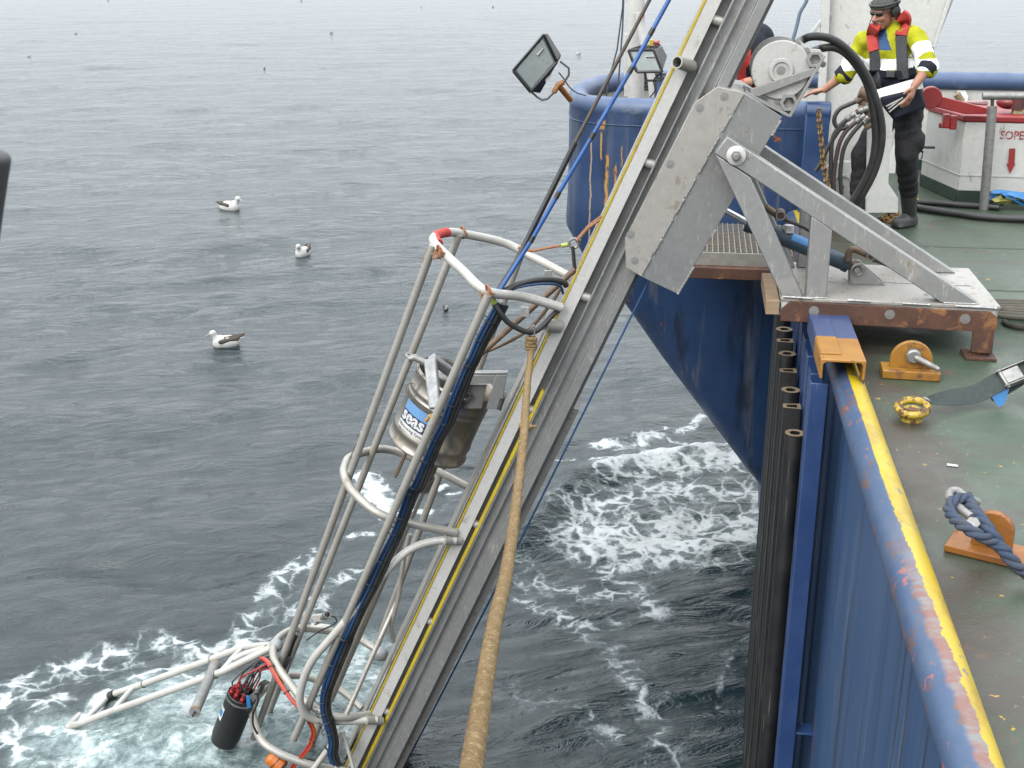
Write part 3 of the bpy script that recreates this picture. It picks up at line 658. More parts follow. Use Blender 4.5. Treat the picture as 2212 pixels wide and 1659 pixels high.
ap, lc, lo, = frame_pts((920, 145), (820, 280), (1105, 460))
def on_y(p, y): return V((p[0], y, p[2] if len(p) > 2 else p[1]))
BT = ZT + .002
d0, d1 = [(p.x, p.z) for p in ats(R4((1555, 1066), (1862, 1078)), YN)]
l0, l1 = [(p.x, p.z) for p in ats(R4((278, 1000), (452, 992)), YN)]
u0, u1, u2, u3 = [(p.x, p.z) for p in ats(R4((513, 400), (680, 512), (635, 1015), (470, 997)), YN)]
def side_frame(y, t):
    v = lambda x, z: V((x, y, z))
    mb = MB(); mb.prism([v(ap.x, ap.z), v(lc.x, lc.z), v(lo.x + .004, lo.z - .004), v(d0[0], BT), v(d1[0], BT)], (0, t, 0)); part('brace', mb, m_alu, ped, .005)
    mb = MB(); mb.prism([v(lc.x + .004, lc.z - .006), v(lo.x, lo.z - .007), v(l1[0], BT), v(l0[0], BT)], (0, t, 0)); part('leg', mb, m_alu, ped, .005)
    mb = MB(); mb.prism([v(u0[0], u0[1] - .002), v(u1[0], u1[1] - .002), v(u2[0], BT), v(u3[0], BT)], (0, t - .004, 0)); part('upright', mb, m_alu, ped, .005)
side_frame(YN, .105); side_frame(YF - .12, .105)
for x0, x1 in ((d0[0] + .01, d1[0] - .01), (l0[0], l1[0]), (u3[0], u2[0])): weld(ped, (x0, YN - .004, BT + .002), (x1, YN - .004, BT + .002), .005)
weld(ped, (1.05, 7.02, ZT + .003), (1.6, 7.02, ZT + .003), .005)
q = at(R3((990, 295))[0], YN - .002)
mb = MB(); mb.lathe([(0, 0), (.052, 0), (.052, .010), (.047, .013), (0, .013)], q, (0, -1, 0), 28); part('washer', mb, m_alu_white, ped)
mb = MB(); mb.lathe([(0, .012), (.028, .012), (.028, .034), (.0, .034)], q, (0, -1, 0), 6); mb.lathe([(0, .03), (.018, .03), (.018, .055), (.014, .060), (0, .060)], q, (0, -1, 0), 16); part('pivot_pin', mb, m_zinc, ped)
# lug plate for the ram
cl = at(R4((868, 812))[0], 7.0)
for y in (6.955, 7.045):
    mb = MB(); mb.prism([(cl.x - .03, y, ZT), (cl.x - .04, y, cl.z), (cl.x - .02, y, cl.z + .035), (cl.x + .02, y, cl.z + .035), (cl.x + .045, y, cl.z + .01), (cl.x + .17, y, ZT)], (0, .014, 0)); part('lug', mb, m_alu, ped, .003)
# ---- timber packer under the outboard edge
tz = ats(Q8((1290, 690), (1440, 1010), (1300, 1310), (1430, 1320), (1315, 1125)), 6.62)
mb = MB(); mb.box((.458, 6.9, (tz[4].z + tz[2].z) / 2), .074, .62, tz[4].z - tz[2].z)
solo('timber_block', mb, m_wood, 'pale timber block wedged against the outboard end of the aluminium base', 'timber', bevel=.004)

# ---- hydraulic ram
ram = thing('hydraulic_ram', (cl.x, 7.0, cl.z), 'hydraulic ram with rusty blue barrel lying between the pedestal frames', 'ram')
r0, r1, e0, e1 = [at(q, 7.0) for q in R3((880, 700), (1085, 815), (1075, 835), (1890, 1165))]
m_barrel = worn('rusty_blue_barrel', (.035, .075, .115), (.028, .055, .08), 4, (.45, .7), .1, spots=((.10, .065, .04), 5, .48, .18, (1, 1, 1)))
mb = MB(); mb.lathe([(0, 0), (.049, 0), (.052, .004), (.052, .03), (.047, .034), (.047, (e1 - e0).length - .03), (.051, (e1 - e0).length - .028), (.051, (e1 - e0).length), (0, (e1 - e0).length)], e0, e1 - e0, 22); part('barrel', mb, m_barrel, ram)
mb = MB(); rr0 = r0 + (r0 - e1).normalized() * .25; mb.cyl(rr0, e0 + (e1 - e0) * .05, .022, 16); part('rod', mb, m_chrome, ram)
mb = MB(); mb.cyl(e1 - (e1 - e0).normalized() * .01, cl, .03, 14); mb.cyl(cl + V((0, -.03, 0)), cl + V((0, .03, 0)), .040, 18); part('rod_eye', mb, m_rust_lt, ram)
mb = MB(); mb.cyl(cl + V((0, -.075, 0)), cl + V((0, .075, 0)), .018, 14); mb.ring(cl + V((0, -.06, 0)), (0, 1, 0), .030, .008, 18, 8); part('clevis_pin', mb, m_zinc, ram)
mb = MB()
t0, t1 = e0.lerp(e1, .42), e0.lerp(e1, .60); ax = (e1 - e0).normalized(); up = V((0, -.55, .83)); up = (up - ax * up.dot(ax)).normalized(); sd = ax.cross(up)
vs = []
for k in range(7):
    a = R(-38 + 76 * k / 6); o_ = (up * math.cos(a) + sd * math.sin(a)) * .0488
    vs += [t0 + o_, t1 + o_]
mb.add(vs, [(2 * k, 2 * k + 1, 2 * k + 3, 2 * k + 2) for k in range(6)]); part('sticker', mb, m_bluetape, ram)
for qs in (((1225, 705), (1300, 760), (1390, 800), (1450, 815)),):
    mb = MB(); p = [at(q, 6.93) for q in R3(*qs)]; mb.tube([p[0], p[1], p[2]], .020, 10); mb.cyl(p[1] + V((.03, -.04, 0)), p[1] + V((.03, .02, 0)), .030, 14); part('port_block', mb, m_rust_lt, ram)
    mb = MB(); mb.lathe([(.020, 0), (.027, 0), (.027, .02), (.020, .02)], p[1] + V((.03, -.06, 0)), (0, 1, 0), 16); part('port_ring', mb, m_zinc, ram)
p = [at(q, 6.95) for q in R4((800, 760), (815, 690), (850, 665), (950, 705), (1030, 750))]
mb = MB(); mb.tube(smooth(p, 4), .020, 10); mb.cyl(p[3] + V((.02, -.04, .0)), p[3] + V((.02, .02, 0)), .028, 14); part('port_pipe', mb, m_rust_lt, ram)
mb = MB(); mb.lathe([(.017, 0), (.026, 0), (.026, .018), (.017, .018)], p[3] + V((.02, -.055, 0)), (0, 1, 0), 16); part('port_ring', mb, m_zinc, ram)
mb = MB(); mb.tube(smooth([at(q, 6.95) for q in R4((1030, 755), (1090, 780), (1180, 815), (1300, 830))], 4), .012, 8); mb.tube(smooth([at(q, 6.94) for q in R4((300, 430), (350, 450), (430, 480), (520, 530))], 4), .011, 8); part('hose', mb, m_hose, ram)
mb = MB(); c_ = at(R4((335, 490))[0], 6.99); mb.cyl(c_ - V((0, 0, .03)), c_ + V((0, 0, .012)), .028, 14); part('breather_cap', mb, m_lbl_white, ram)

# ============================================================ GRATING PLATFORM
gp = thing('grating_platform', (.3, 9.3, DECK), 'steel grating walkway on a rusty channel against the blue quarter', 'walkway')
GX0, GX1, GY0, GY1 = -.12, .80, 8.92, 9.98
bm_ = MB(); bm_.box((0, 0, 0), .007, GY1 - GY0, .030); me_b = make_mesh('bearing_bar', bm_); me_b.materials.append(m_grate)
cm_ = MB(); cm_.box((0, 0, 0), GX1 - GX0, .0035, .006); me_c = make_mesh('cross_rod', cm_); me_c.materials.append(m_grate)
for i in range(22): put('bearing_bar', me_b, gp, (GX0 + (i + .5) * (GX1 - GX0) / 22, (GY0 + GY1) / 2, DECK - .016))
for i in range(21): put('cross_rod', me_c, gp, ((GX0 + GX1) / 2, GY0 + .02 + i * (GY1 - GY0 - .04) / 20, DECK - .009))
mb = MB(); mb.box(((GX0 + GX1) / 2, GY0 + .68, DECK - .075), GX1 - GX0, .72, .006); part('shade_sheet', mb, m_rust, gp)  # added dark sheet standing in for the shade beneath the bars
mb = MB(); mb.bar((GX0 - .03, GY0 - .012, DECK - .05), (GX1, GY0 - .012, DECK - .05), .014, .10); part('edge_angle', mb, m_grate, gp, .002)
mb = MB(); mb.bar((GX0 - .06, GY0 - .05, DECK - .145), (GX1, GY0 - .05, DECK - .145), .07, .085); mb.bar((GX0 - .06, GY0 - .02, DECK - .105), (GX1, GY0 - .02, DECK - .105), .10, .008); part('support_channel', mb, m_rust, gp, .008)
mb = MB(); mb.bar((GX0 + .02, GY0, DECK - .08), (GX0 + .02, GY1 + .1, DECK - .08), .06, .09); part('support_arm', mb, m_rust, gp, .004)

# ============================================================ FENDERING ON THE HULL SIDE
fend = [((380, 935), 'r'), ((355, 720), 'd'), ((345, 590), 'r'), ((325, 435), 'd'), ((318, 300), 'r'), ((300, 195), 'd'), ((295, 105), 'r')]
flab = ['black rubber pipe fender with round bore, first and lowest in the hull row', 'worn D shaped rubber fender second in the hull row', 'scraped round rubber pipe fender third in the hull row', 'D shaped rubber fender fourth in the hull row',
        'round rubber pipe fender fifth in the hull row', 'D shaped rubber fender sixth in the hull row', 'round rubber pipe fender topmost and last in the hull row']
for (q, kind), lb in zip(fend, flab):
    p = meet(R5(q)[0], (.60, 0, 0), (1, 0, 0)); r = .0535 if kind == 'r' else .052
    o = thing('pipe_fender', (p.x, p.y, -.6), lb, 'fender', 'rubber fenders hung down the hull')
    if kind == 'r':
        n = 20; out = [(r * math.cos(2 * math.pi * i / n), r * math.sin(2 * math.pi * i / n)) for i in range(n)]; inn_ = [(x * .52, y * .52) for x, y in out]
    else:
        out = [(-.050, -.020), (-.046, -.034), (.046, -.044), (.050, -.040), (.050, .040), (.046, .044), (-.046, .030), (-.050, .020)]; inn_ = [(x * .58, y * .52) for x, y in out]; n = 8
    def wall(zt, zb, ring, mb): mb.add([V((p.x + x, p.y + y, z)) for z in (zt, zb) for x, y in ring], [(i, (i + 1) % n, n + (i + 1) % n, n + i) for i in range(n)])
    mb = MB(); wall(p.z, -.6, out, mb); part('rubber_body', mb, m_rubber, o, sharp=50)
    mb = MB(); wall(p.z - .002, p.z - .25, inn_, mb); part('bore', mb, m_rubber, o, sharp=50)
    mb = MB(); mb.add([V((p.x + x, p.y + y, p.z + .001)) for rg_ in (out, inn_) for x, y in rg_], [(i, (i + 1) % n, n + (i + 1) % n, n + i) for i in range(n)]); part('cut_end', mb, m_rubber_cut, o)
# further strips beyond, only their outer edges show
for k, (y, x) in enumerate(((7.75, .612), (8.05, .622))):
    mb = MB(); mb.tube([(x, y, -.6), (x, y, 3.38)], .05, 16)
    solo('fender_strip', mb, m_rubber, ('nearer', 'farther')[k] + ' plain black rubber strip beyond the row of bored fenders', 'fender', 'plain rubber strips behind the fenders', sharp=60)
fr = thing('guide_frame', (.68, 6.2, 0), 'blue steel guide frame of upright beams bolted off the hull side', 'frame')
for i, (y, x0, x1) in enumerate(((5.90, .626, .714), (6.2, .655, .722), (6.5, .662, .728), (6.8, .668, .732), (7.1, .672, .736), (7.4, .676, .740))):
    mb = MB(); zt_ = 3.55 if i == 0 else 3.50
    mb.prism([(x0, y, -1), (x1, y, -1), (x1, y, zt_), (x0, y, zt_)], (0, .012, 0)); mb.prism([(x0, y + .012, -1), (x0 + .012, y + .012, -1), (x0 + .012, y + .012, zt_ - .003), (x0, y + .012, zt_ - .003)], (0, .14, 0)); part('upright_beam', mb, m_blue_frame, fr, .003)
for z in (.55, 1.02, 1.45):
    mb = MB(); mb.bar((.715, 5.96, z), (.815, 5.96, z), .10, .012); part('standoff', mb, m_blue_frame if z > 1.2 else m_rust, fr, .002)
# ---- ochre and blue inverted channel over the gunwale
ch = thing('saddle_channel', (.765, 6.1, 3.6), 'ochre and blue inverted steel channel straddling the gunwale under the pedestal', 'channel')
s = NT('ochre_blue_paint'); wco = s.coord('World'); sp = s.n('ShaderNodeSeparateXYZ'); s.link(wco, sp.inputs[0])
oc_ = s.mix(s.ramp(s.noise(wco, 7, 5, .6), .35, .7), (.45, .21, .022), (.36, .15, .016)); oc_ = s.mix(s.ramp(s.noise(wco, 16, 6, .7), .60, .68), oc_, (.17, .07, .025))
bl_ = s.mix(s.ramp(s.noise(wco, 14, 6, .7), .62, .66), (.045, .075, .19), (.20, .09, .06))
s.set(col=s.mix(s.ramp(sp.outputs[1], 6.155, 6.16), oc_, bl_), rough=.5); s.bump(s.noise(wco, 60, 4, .6), .2, .003)
CX0, CX1, CY0, CY1, CT = .655, .872, 5.79, 6.60, 3.716
mb = MB(); mb.prism([(CX0, CY0, CT), (CX1, CY0, CT), (CX1, CY0, CT - .10), (CX1 - .013, CY0, CT - .10), (CX1 - .013, CY0, CT - .026), (CX1 - .026, CY0, CT - .013), (CX0 + .026, CY0, CT - .013), (CX0 + .013, CY0, CT - .026), (CX0 + .013, CY0, CT - .10), (CX0, CY0, CT - .10)], (0, CY1 - CY0, 0)); part('channel_section', mb, s.mat, ch, .003)
mb = MB(); mb.box((CX0 + .055, 6.18, CT + .004), .10, .62, .008); part('doubler', mb, s.mat, ch, .002)
mb = MB(); mb.box((CX1 - .008, CY0 + .04, CT - .118), .02, .06, .05); part('weld_tab', mb, m_rust_lt, ch, .004)

# ============================================================ DECK FITTINGS
def padeye(name, label, base, cx, cy, cz_, rad, yaw, mat, hgt, notch=0):
    o = thing(name, (cx, cy, DECK), label, 'pad eye'); rot = M.Rotation(yaw, 3, 'Z'); w, d, h = base
    tr = lambda x, y, z: V((cx, cy, DECK)) + rot @ V((x, y, z))
    mb = MB(); mb.prism([tr(-w / 2, -d / 2, .002), tr(w / 2, -d / 2, .002), tr(w / 2, d / 2, .002), tr(-w / 2, d / 2, .002)], (0, 0, h)); part('base', mb, mat, o, .004)
    pts = [tr(-rad, -.012, h)] + [tr(rad * math.cos(math.pi - math.pi * i / 20), -.012, hgt + rad * math.sin(math.pi * i / 20)) for i in range(21)] + [tr(rad, -.012, h)]
    mb = MB(); mb.prism(pts, rot @ V((0, .030, 0))); part('eye_plate', mb, mat, o, .004)
    return o, tr
b0 = on(R4((1255, 1630))[0], DECK)
pe, tr = padeye('pad_eye', 'ochre pad eye with a grey locking pin, beside the rusty pedestal leg', (.292, .15, .045), 1.165, 6.24, 0, .108, R(-2), m_ochre, .085)
mb = MB(); mb.lathe([(0, -.02), (.034, -.02), (.038, -.012), (.038, .03), (.030, .038), (0, .038)], tr(.005, -.012, .12), tr(0, -1, 0) - tr(0, 0, 0), 18); mb.capsule(tr(.02, -.045, .115), tr(.125, -.075, .072), .017, .013, 10)
part('locking_pin', mb, m_zinc, pe)
# deck eye with ring and ratchet strap
de = thing('lashing_ring', (1.075, 5.58, DECK), 'chipped yellow lashing ring welded to the deck', 'lashing ring')
c_ = V((1.075, 5.585, DECK))
mb = MB(); mb.lathe([(0, .0), (.052, .0), (.046, .03), (.040, .06), (.0, .075)], c_, (0, 0, 1), 14); part('stub', mb, m_yellow_rust, de)
mb = MB(); mb.ring(c_ + V((.0, .0, .062)), (-.1, -.22, 1), .068, .018, 22, 10); part('ring', mb, m_yellow_rust, de)
st = thing('ratchet_strap', (1.3, 5.75, DECK), 'dark grey ratchet strap pulled taut from the yellow lashing ring', 'strap')
s0 = c_ + V((.075, .06, .075)); qd = R9((470, 440), (780, 330), (930, 250), (1150, 160))
sp_ = [meet(q, s0 + V((0, .10, 0)), (-.22, .94, -.10)) for q in qd]; s_end = sp_[3] + (sp_[3] - sp_[1]).normalized() * .9
upv = V((.15, -.62, .77))
mb = MB(); path = [s0, s0.lerp(sp_[1], .35), sp_[1], sp_[2], sp_[3], s_end]
ps = smooth(path, 5)
vs = []; W0 = .022; L_ = len(ps)
for i, p in enumerate(ps):
    t = (ps[min(i + 1, L_ - 1)] - ps[max(i - 1, 0)]).normalized(); sd = t.cross(upv).normalized(); u = sd.cross(t); w = .018 + .030 * min(1, i / 7)
    fold = .010 * max(0, 1 - i / 7)
    vs += [p - sd * w + u * fold, p + u * -fold + u * .002, p + sd * w + u * fold, p + sd * w - u * .003 + u * fold, p - u * .003 - u * fold, p - sd * w - u * .003 + u * fold]
mb.add(vs, [(6 * i + j, 6 * i + (j + 1) % 6, 6 * i + 6 + (j + 1) % 6, 6 * i + 6 + j) for i in range(L_ - 1) for j in range(6)] + [(0, 1, 2, 3, 4, 5)]); part('webbing', mb, m_strap, st, sharp=60)
mb = MB(); mb.ring(s0 + V((-.005, 0, .004)), (.4, .5, .5), .020, .006, 16, 8); part('hook', mb, m_zinc, st)
td = (sp_[3] - sp_[2]).normalized(); sd = td.cross(upv).normalized(); un = sd.cross(td).normalized(); rc = sp_[2] + td * .03 + un * .018
rm = M((td, sd, un)).transposed()
mb = MB(); mb.box(rc + td * .045, .085, .070, .018, rm); part('ratchet_handle', mb, m_zinc, st, .004)
mb = MB()
for sg in (-1, 1): mb.box(rc + td * .09 + sd * .042 * sg - un * .004, .22, .006, .034, rm)
mb.cyl(rc + td * .0 - sd * .052 - un * .006, rc + td * .0 + sd * .052 - un * .006, .011, 12); mb.cyl(rc + td * .14 - sd * .052 + un * .004, rc + td * .14 + sd * .052 + un * .004, .013, 12); part('ratchet_frame', mb, m_zinc, st, .002)
mb = MB(); k0 = sp_[2] - td * .06 + un * -.01; mb.add([k0 + sd * .04, k0 + td * .10 + sd * .045, k0 + td * .05 + sd * .10 - un * .03, k0 + td * .015 + sd * .105 - un * .035], [(0, 1, 2, 3)]); part('maker_tag', mb, m_bluetape, st)
mb = MB(); mb.ribbon(smooth([sp_[3] + sd * .03 - un * .03, sp_[2] + sd * .05 - un * .05, sp_[2] - td * .06 + sd * .055 - un * .03], 5), un, .03, .003); part('loose_tail', mb, m_strap, st)
# orange pad eye with shackle and blue rope
p2, tr2 = padeye('pad_eye', 'rusty orange pad eye carrying a bow shackle and blue mooring rope', (.30, .15, .028), 1.150, 4.215, 0, .072, R(-24), m_orange_pad, .10)
q0 = tr2(.045, -.01, .155)
sh = thing('bow_shackle', tuple(q0), 'bright galvanised bow shackle hooked through the rusty orange pad eye', 'shackle')
bow = [on(q, DECK + .20) for q in R9((745, 1230), (650, 1160), (580, 1090), (590, 1045), (640, 1040), (700, 1085))]
mb = MB(); mb.tube(smooth(bow + [bow[-1] + V((.05, .03, -.03))], 6), .0165, 12); part('bow', mb, m_zinc, sh)
pn = on(R9((755, 1275))[0], DECK + .21)
mb = MB(); mb.lathe([(0, 0), (.024, 0), (.024, .022), (0, .022)], pn + V((0, .01, -.012)), (-.1, -.55, .8), 6); mb.cyl(pn + V((.0, .02, -.03)), pn + V((.05, .14, -.05)), .014, 12); part('pin', mb, m_zinc, sh)
def strand_rope(mb, pts, r, strands=3, turns=8.0, n=8):
    pts = [V(p) for p in pts]; k = len(pts); t0 = (pts[1] - pts[0]).normalized(); _, sd, u = frame_of(t0); prev = t0; fr_ = []
    for i in range(k):
        t = (pts[min(i + 1, k - 1)] - pts[max(i - 1, 0)]).normalized(); q = prev.rotation_difference(t); sd = q @ sd; u = q @ u; prev = t; fr_.append((sd.copy(), u.copy()))
    Ltot = 0; acc = [0]
    for i in range(1, k): Ltot += (pts[i] - pts[i - 1]).length; acc.append(Ltot)
    for st_ in range(strands):
        pp = [pts[i] + (fr_[i][0] * math.cos(2 * math.pi * (acc[i] * turns + st_ / strands)) + fr_[i][1] * math.sin(2 * math.pi * (acc[i] * turns + st_ / strands))) * r * .52 for i in range(k)]
        mb.tube(pp, r * .58, n)
    return mb
qr = R9((700, 1080), (760, 1180), (860, 1310), (950, 1440), (1050, 1560), (1150, 1640), (1300, 1750))
z_ = [.20, .205, .19, .14, .09, .05, .05]
ra = [on(q, DECK + z) for q, z in zip(qr, z_)]
qr2 = R9((690, 1085), (610, 1110), (580, 1180), (650, 1270), (780, 1350), (900, 1410), (1000, 1480))
rb = [on(q, DECK + z) for q, z in zip(qr2, (.22, .22, .20, .20, .19, .155, .125))]
mb = MB(); strand_rope(mb, smooth(ra, 16), .023, 3, 7.0); strand_rope(mb, smooth(rb, 16), .021, 3, 7.0)
solo('mooring_rope', mb, m_bluerope_thick, 'thick weathered blue three strand rope spliced round the bow shackle', 'rope', sharp=70)
mb = MB(); c = on(R9((603, 851))[0], DECK + .004); mb.box(c, .045, .018, .003, M.Rotation(-.2, 3, 'Z')); solo('paint_flake', mb, m_lbl_white, 'small pale flake lying loose on the green deck', 'debris')
# ============================================================ CORER FRAME (local axes: u down the beam, n outboard, y away)
_b0, _b1 = at((1527, 0), 6.8), at((757, 1638), 6.8); CA = (_b1 - _b0).normalized(); CN0 = V((CA.z, 0, -CA.x)); c8, s8 = math.cos(R(3.5)), math.sin(R(3.5))
CN = V((CN0.x * c8, -s8, CN0.z * c8)); CYv = V((CN0.x * s8, c8, CN0.z * s8))
CO = at((1527 - 660 * (770 / 1638.), 660), 6.8)
def W(u, n, y): return CO + CA * u + CN * n + CYv * y
def cg(q, y): return meet(q, W(0, 0, y), CYv)           # on a plane parallel to the frame's front
def hp(q, u): return meet(q, W(u, 0, 0), CA)            # on a hoop plane
corer = thing('coring_frame', tuple(W(4.4, .2, .3)), 'tall tubular aluminium coring frame on a ribbed beam, tilted over the side into the sea', 'coring frame')
U0, U1 = -3.0, 4.75
def ext(poly, u0=U0, u1=U1):
    mb = MB(); a = [W(u0, n, y) for n, y in poly]; mb.prism(a, CA * (u1 - u0)); return mb
part('front_rail', ext([(0, 0), (-.072, 0), (-.072, .010), (-.012, .010), (-.012, .045), (0, .045)]), m_alu_white, corer, .002)
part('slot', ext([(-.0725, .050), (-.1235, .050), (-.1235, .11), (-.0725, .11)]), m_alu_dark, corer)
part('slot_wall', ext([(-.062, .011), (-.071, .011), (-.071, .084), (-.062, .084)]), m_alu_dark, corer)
part('ribbed_channel', ext([(-.124, .004), (-.134, .004), (-.136, .040), (-.180, .040), (-.182, .020), (-.192, .020), (-.195, .050), (-.246, .050), (-.250, .002), (-.306, .002), (-.306, .014), (-.294, .018), (-.294, .50), (-.07, .50), (-.07, .115), (-.124, .115)]), m_alu, corer, .002)
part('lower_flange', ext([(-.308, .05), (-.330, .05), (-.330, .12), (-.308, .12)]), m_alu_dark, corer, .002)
part('back_plate', ext([(-.332, .08), (-.372, .09), (-.372, .50), (-.332, .50)], .6, U1), m_alu_tan, corer, .002)
part('far_rail', ext([(-.02, .56), (-.10, .56), (-.10, .66), (-.02, .66)]), m_alu_tan, corer, .003)
part('top_plate', ext([(.030, .20), (.018, .20), (.018, .558), (.030, .558)], .15, U1), m_alu_tan, corer)
part('wear_strip', ext([(.001, -.003), (.013, -.003), (.013, .036), (.001, .036)], U0, 3.95), m_yellow, corer, .001)
part('wear_strip', ext([(-.100, .010), (-.121, .004), (-.121, .050), (-.100, .050)], .55, 3.85), m_yellow, corer, .001)
for i in range(24): put('rivet', me_rivet, corer, W(-2.45 + i * .283, -.158, .0395), -CYv, 1.05)
for u in (-1.18, -1.10, .42, .55, 2.15, 2.28, 3.25): put('rivet', me_rivet, corer, W(u, -.040 - .014 * (u * 10 % 2 > 1), -.0005), -CYv, 1.0)
for q in ((1567, 55), (1411, 360), (1266, 646), (1150, 890), (1026, 1136), (936, 1350), (836, 1542)):
    p = cg(q, .01); d = V((p - CO)); u = d.dot(CA)
    mb = MB(); mb.tube([W(u, -.066, .040), W(u - .004, -.105, .034), W(u - .006, -.136, .036)], .028, 14); part('cross_stub', mb, m_alu_tan, corer)
def socket(q, L, name='tube_socket', r=.036, both=False):
    p = cg(q, 0); d = p - CO; u, n = d.dot(CA), d.dot(CN)
    mb = MB(); mb.lathe([(r * .78, .03), (r * .78, 0), (r, 0), (r, L), (r * 1.12, L), (r * 1.12, L + .006), (0, L + .006)], W(u, n, -L - .006), CYv, 22); part(name, mb, m_tube_white, corer); return u, n
a_ = cg((1470, 132), -.10); d = a_ - CO; u_, n_ = d.dot(CA), d.dot(CN)
def stub(p0, p1, r, open_end=True):
    L = (p1 - p0).length; mb = MB(); mb.lathe([(r * .8, .05), (r * .8, 0), (r, 0), (r, L), (0, L)], p0, p1 - p0, 22); return part('tube_socket', mb, m_tube, corer)
stub(cg(R1((1465, 498))[0], -.12), cg(R1((1580, 530))[0], .0), .034)
stub(cg(Q1((1500, 1120))[0], -.06), cg(Q1((1640, 1130))[0], .0), .040)
HR = .0275
UH2 = (meet((985, 1150), CO, CYv) - CO).dot(CA); UH3 = (meet((798, 1545), CO, CYv) - CO).dot(CA); UH4 = UH3 + .48
hoops = {'h1': (0.0, [(1212, 664), (1130, 641), (1050, 629), (1000, 585), (957, 545), (936, 520), (946, 507), (968, 502), (1000, 505), (1090, 525), (1160, 560), (1236, 600)]),
         'h2': (UH2, [(985, 1151), (900, 1134), (820, 1110), (765, 1065), (744, 1028), (746, 1003), (762, 985), (830, 970), (900, 993), (970, 1030), (1008, 1050)]),
         'h3': (UH3, [(802, 1543), (733, 1549), (664, 1519), (625, 1475), (600, 1440), (590, 1415), (596, 1385), (622, 1364), (655, 1357), (720, 1365), (780, 1383), (850, 1430)]),
         'h4': (UH4, [(760, 1668), (683, 1655), (642, 1643), (599, 1625), (564, 1598), (546, 1545), (555, 1506), (590, 1472), (629, 1459), (672, 1465), (733, 1489), (782, 1530)])}
for nm, (u, qs) in hoops.items():
    mb = MB(); mb.tube(smooth([hp(q, u) for q in qs], 6), HR, 14); part('hoop', mb, m_tube_white if nm in ('h1',) else m_tube, corer, sharp=60)
def ltube(n, y, u0, u1, r=.0205, name='long_tube', mat=None, n1=None, y1=None):
    mb = MB(); mb.tube([W(u0, n, y), W(u1, n if n1 is None else n1, y if y1 is None else y1)], r, 14); return part(name, mb, mat or m_tube, corer)
def ptube(qa, ua, qb, ub, e0=0.0, e1=0.0, r=.0250, name='long_tube', mat=None):
    a, b = hp(qa, ua), hp(qb, ub); d = (b - a).normalized(); mb = MB(); mb.tube([a - d * e0, b + d * e1], r, 14); return part(name, mb, mat or m_tube, corer)
ptube((936, 530), 0, (612, 1418), UH3, 0, 1.35); ptube((992, 506), 0, (652, 1360), UH3, 0, 1.35); ptube((1056, 636), 0, (664, 1530), UH3, 0, .3); ptube((1128, 541), 0, (813, 1398), UH3, 0, .06)
mb = MB(); mb.tube([cg((915, 1010), .30), cg((690, 1560), .30), cg((650, 1660), .30)], .031, 16); part('core_barrel', mb, m_tube, corer)
mb = MB(); mb.tube([cg((925, 1040), .36), cg((716, 1515), .36)], .014, 12); part('guide_rod', mb, m_tube, corer)
mb = MB(); mb.tube(smooth([cg(q, .25) for q in Q3((1330, 600), (1290, 760), (1250, 1000), (1225, 1200), (1180, 1380), (1150, 1520), (1170, 1680))], 4), .016, 12); part('inner_tube', mb, m_tube, corer)
# front loop handle between its two sockets
hb = [(985, 1168, -.03), (945, 1168, -.07), (900, 1180, -.12), (862, 1205, -.16), (820, 1252, -.19), (760, 1325, -.22), (712, 1382, -.24), (676, 1425, -.25), (655, 1470, -.25), (648, 1512, -.24), (660, 1543, -.22), (688, 1556, -.18), (730, 1558, -.12), (815, 1555, -.03)]
mb = MB(); mb.tube(smooth([cg((x, y), d) for x, y, d in hb], 6), .0265, 14); part('bumper_loop', mb, m_tube_white, corer, sharp=60)
for q in ((974, 1168), (806, 1556)):
    p = cg(q, -.04); mb = MB(); dd = (cg((q[0] + 20, q[1] + 1), .0) - p).normalized(); mb.cyl(p - dd * .055, p + dd * .07, .030, 18); part('tube_socket', mb, m_tube, corer)
mb = MB(); mb.tube([cg((857, 1300), .30), cg((742, 1556), -.13)], .0175, 12); part('brace_tube', mb, m_tube, corer)
for qa, qb, r in ((Q4((1200, 1290))[0], Q4((930, 1659))[0], .021), (Q4((1205, 1290))[0], Q4((1150, 1690))[0], .016), (Q4((1215, 1290))[0], Q4((1330, 1690))[0], .013)):
    a, b = cg(qa, -.10), cg(qb, -.16); mb = MB(); mb.tube([a, b + (b - a) * .3], r, 12); part('foot_strut', mb, m_tube_white, corer)
for k, q in enumerate(Q4((1065, 1460), (1055, 1500))):
    mb = MB(); p = cg(q, -.128); ax_ = (cg(Q4((930, 1659))[0], -.16) - cg(Q4((1200, 1290))[0], -.10)).normalized(); mb.cyl(p - ax_ * .006, p + ax_ * .006, .0235, 14); part('black_band', mb, m_black, corer)
for du in (0, .035):
    mb = MB(); p = cg((733, 1447), .30) + CA * du; mb.cyl(p, p + CA * .014, .0335, 16); part('black_band', mb, m_black, corer)
# red paint band on the top hoop
p = [hp(q, 0) for q in ((947, 527), (940, 512), (951, 505), (966, 502))]
mb = MB(); mb.tube(smooth(p[:4], 4), HR + .002, 14); part('red_band', mb, m_red_fab, corer, sharp=60)
# mounting ears on hoops
for q, u in (((1117, 692), 0.0), ((1392, 0), None)):
    if u is not None:
        for qq in Q1((1300, 985), (1530, 615)): mb = MB(); mb.box(hp(qq, .03), .05, .008, .06); part('mounting_ear', mb, m_alu, corer, .003)
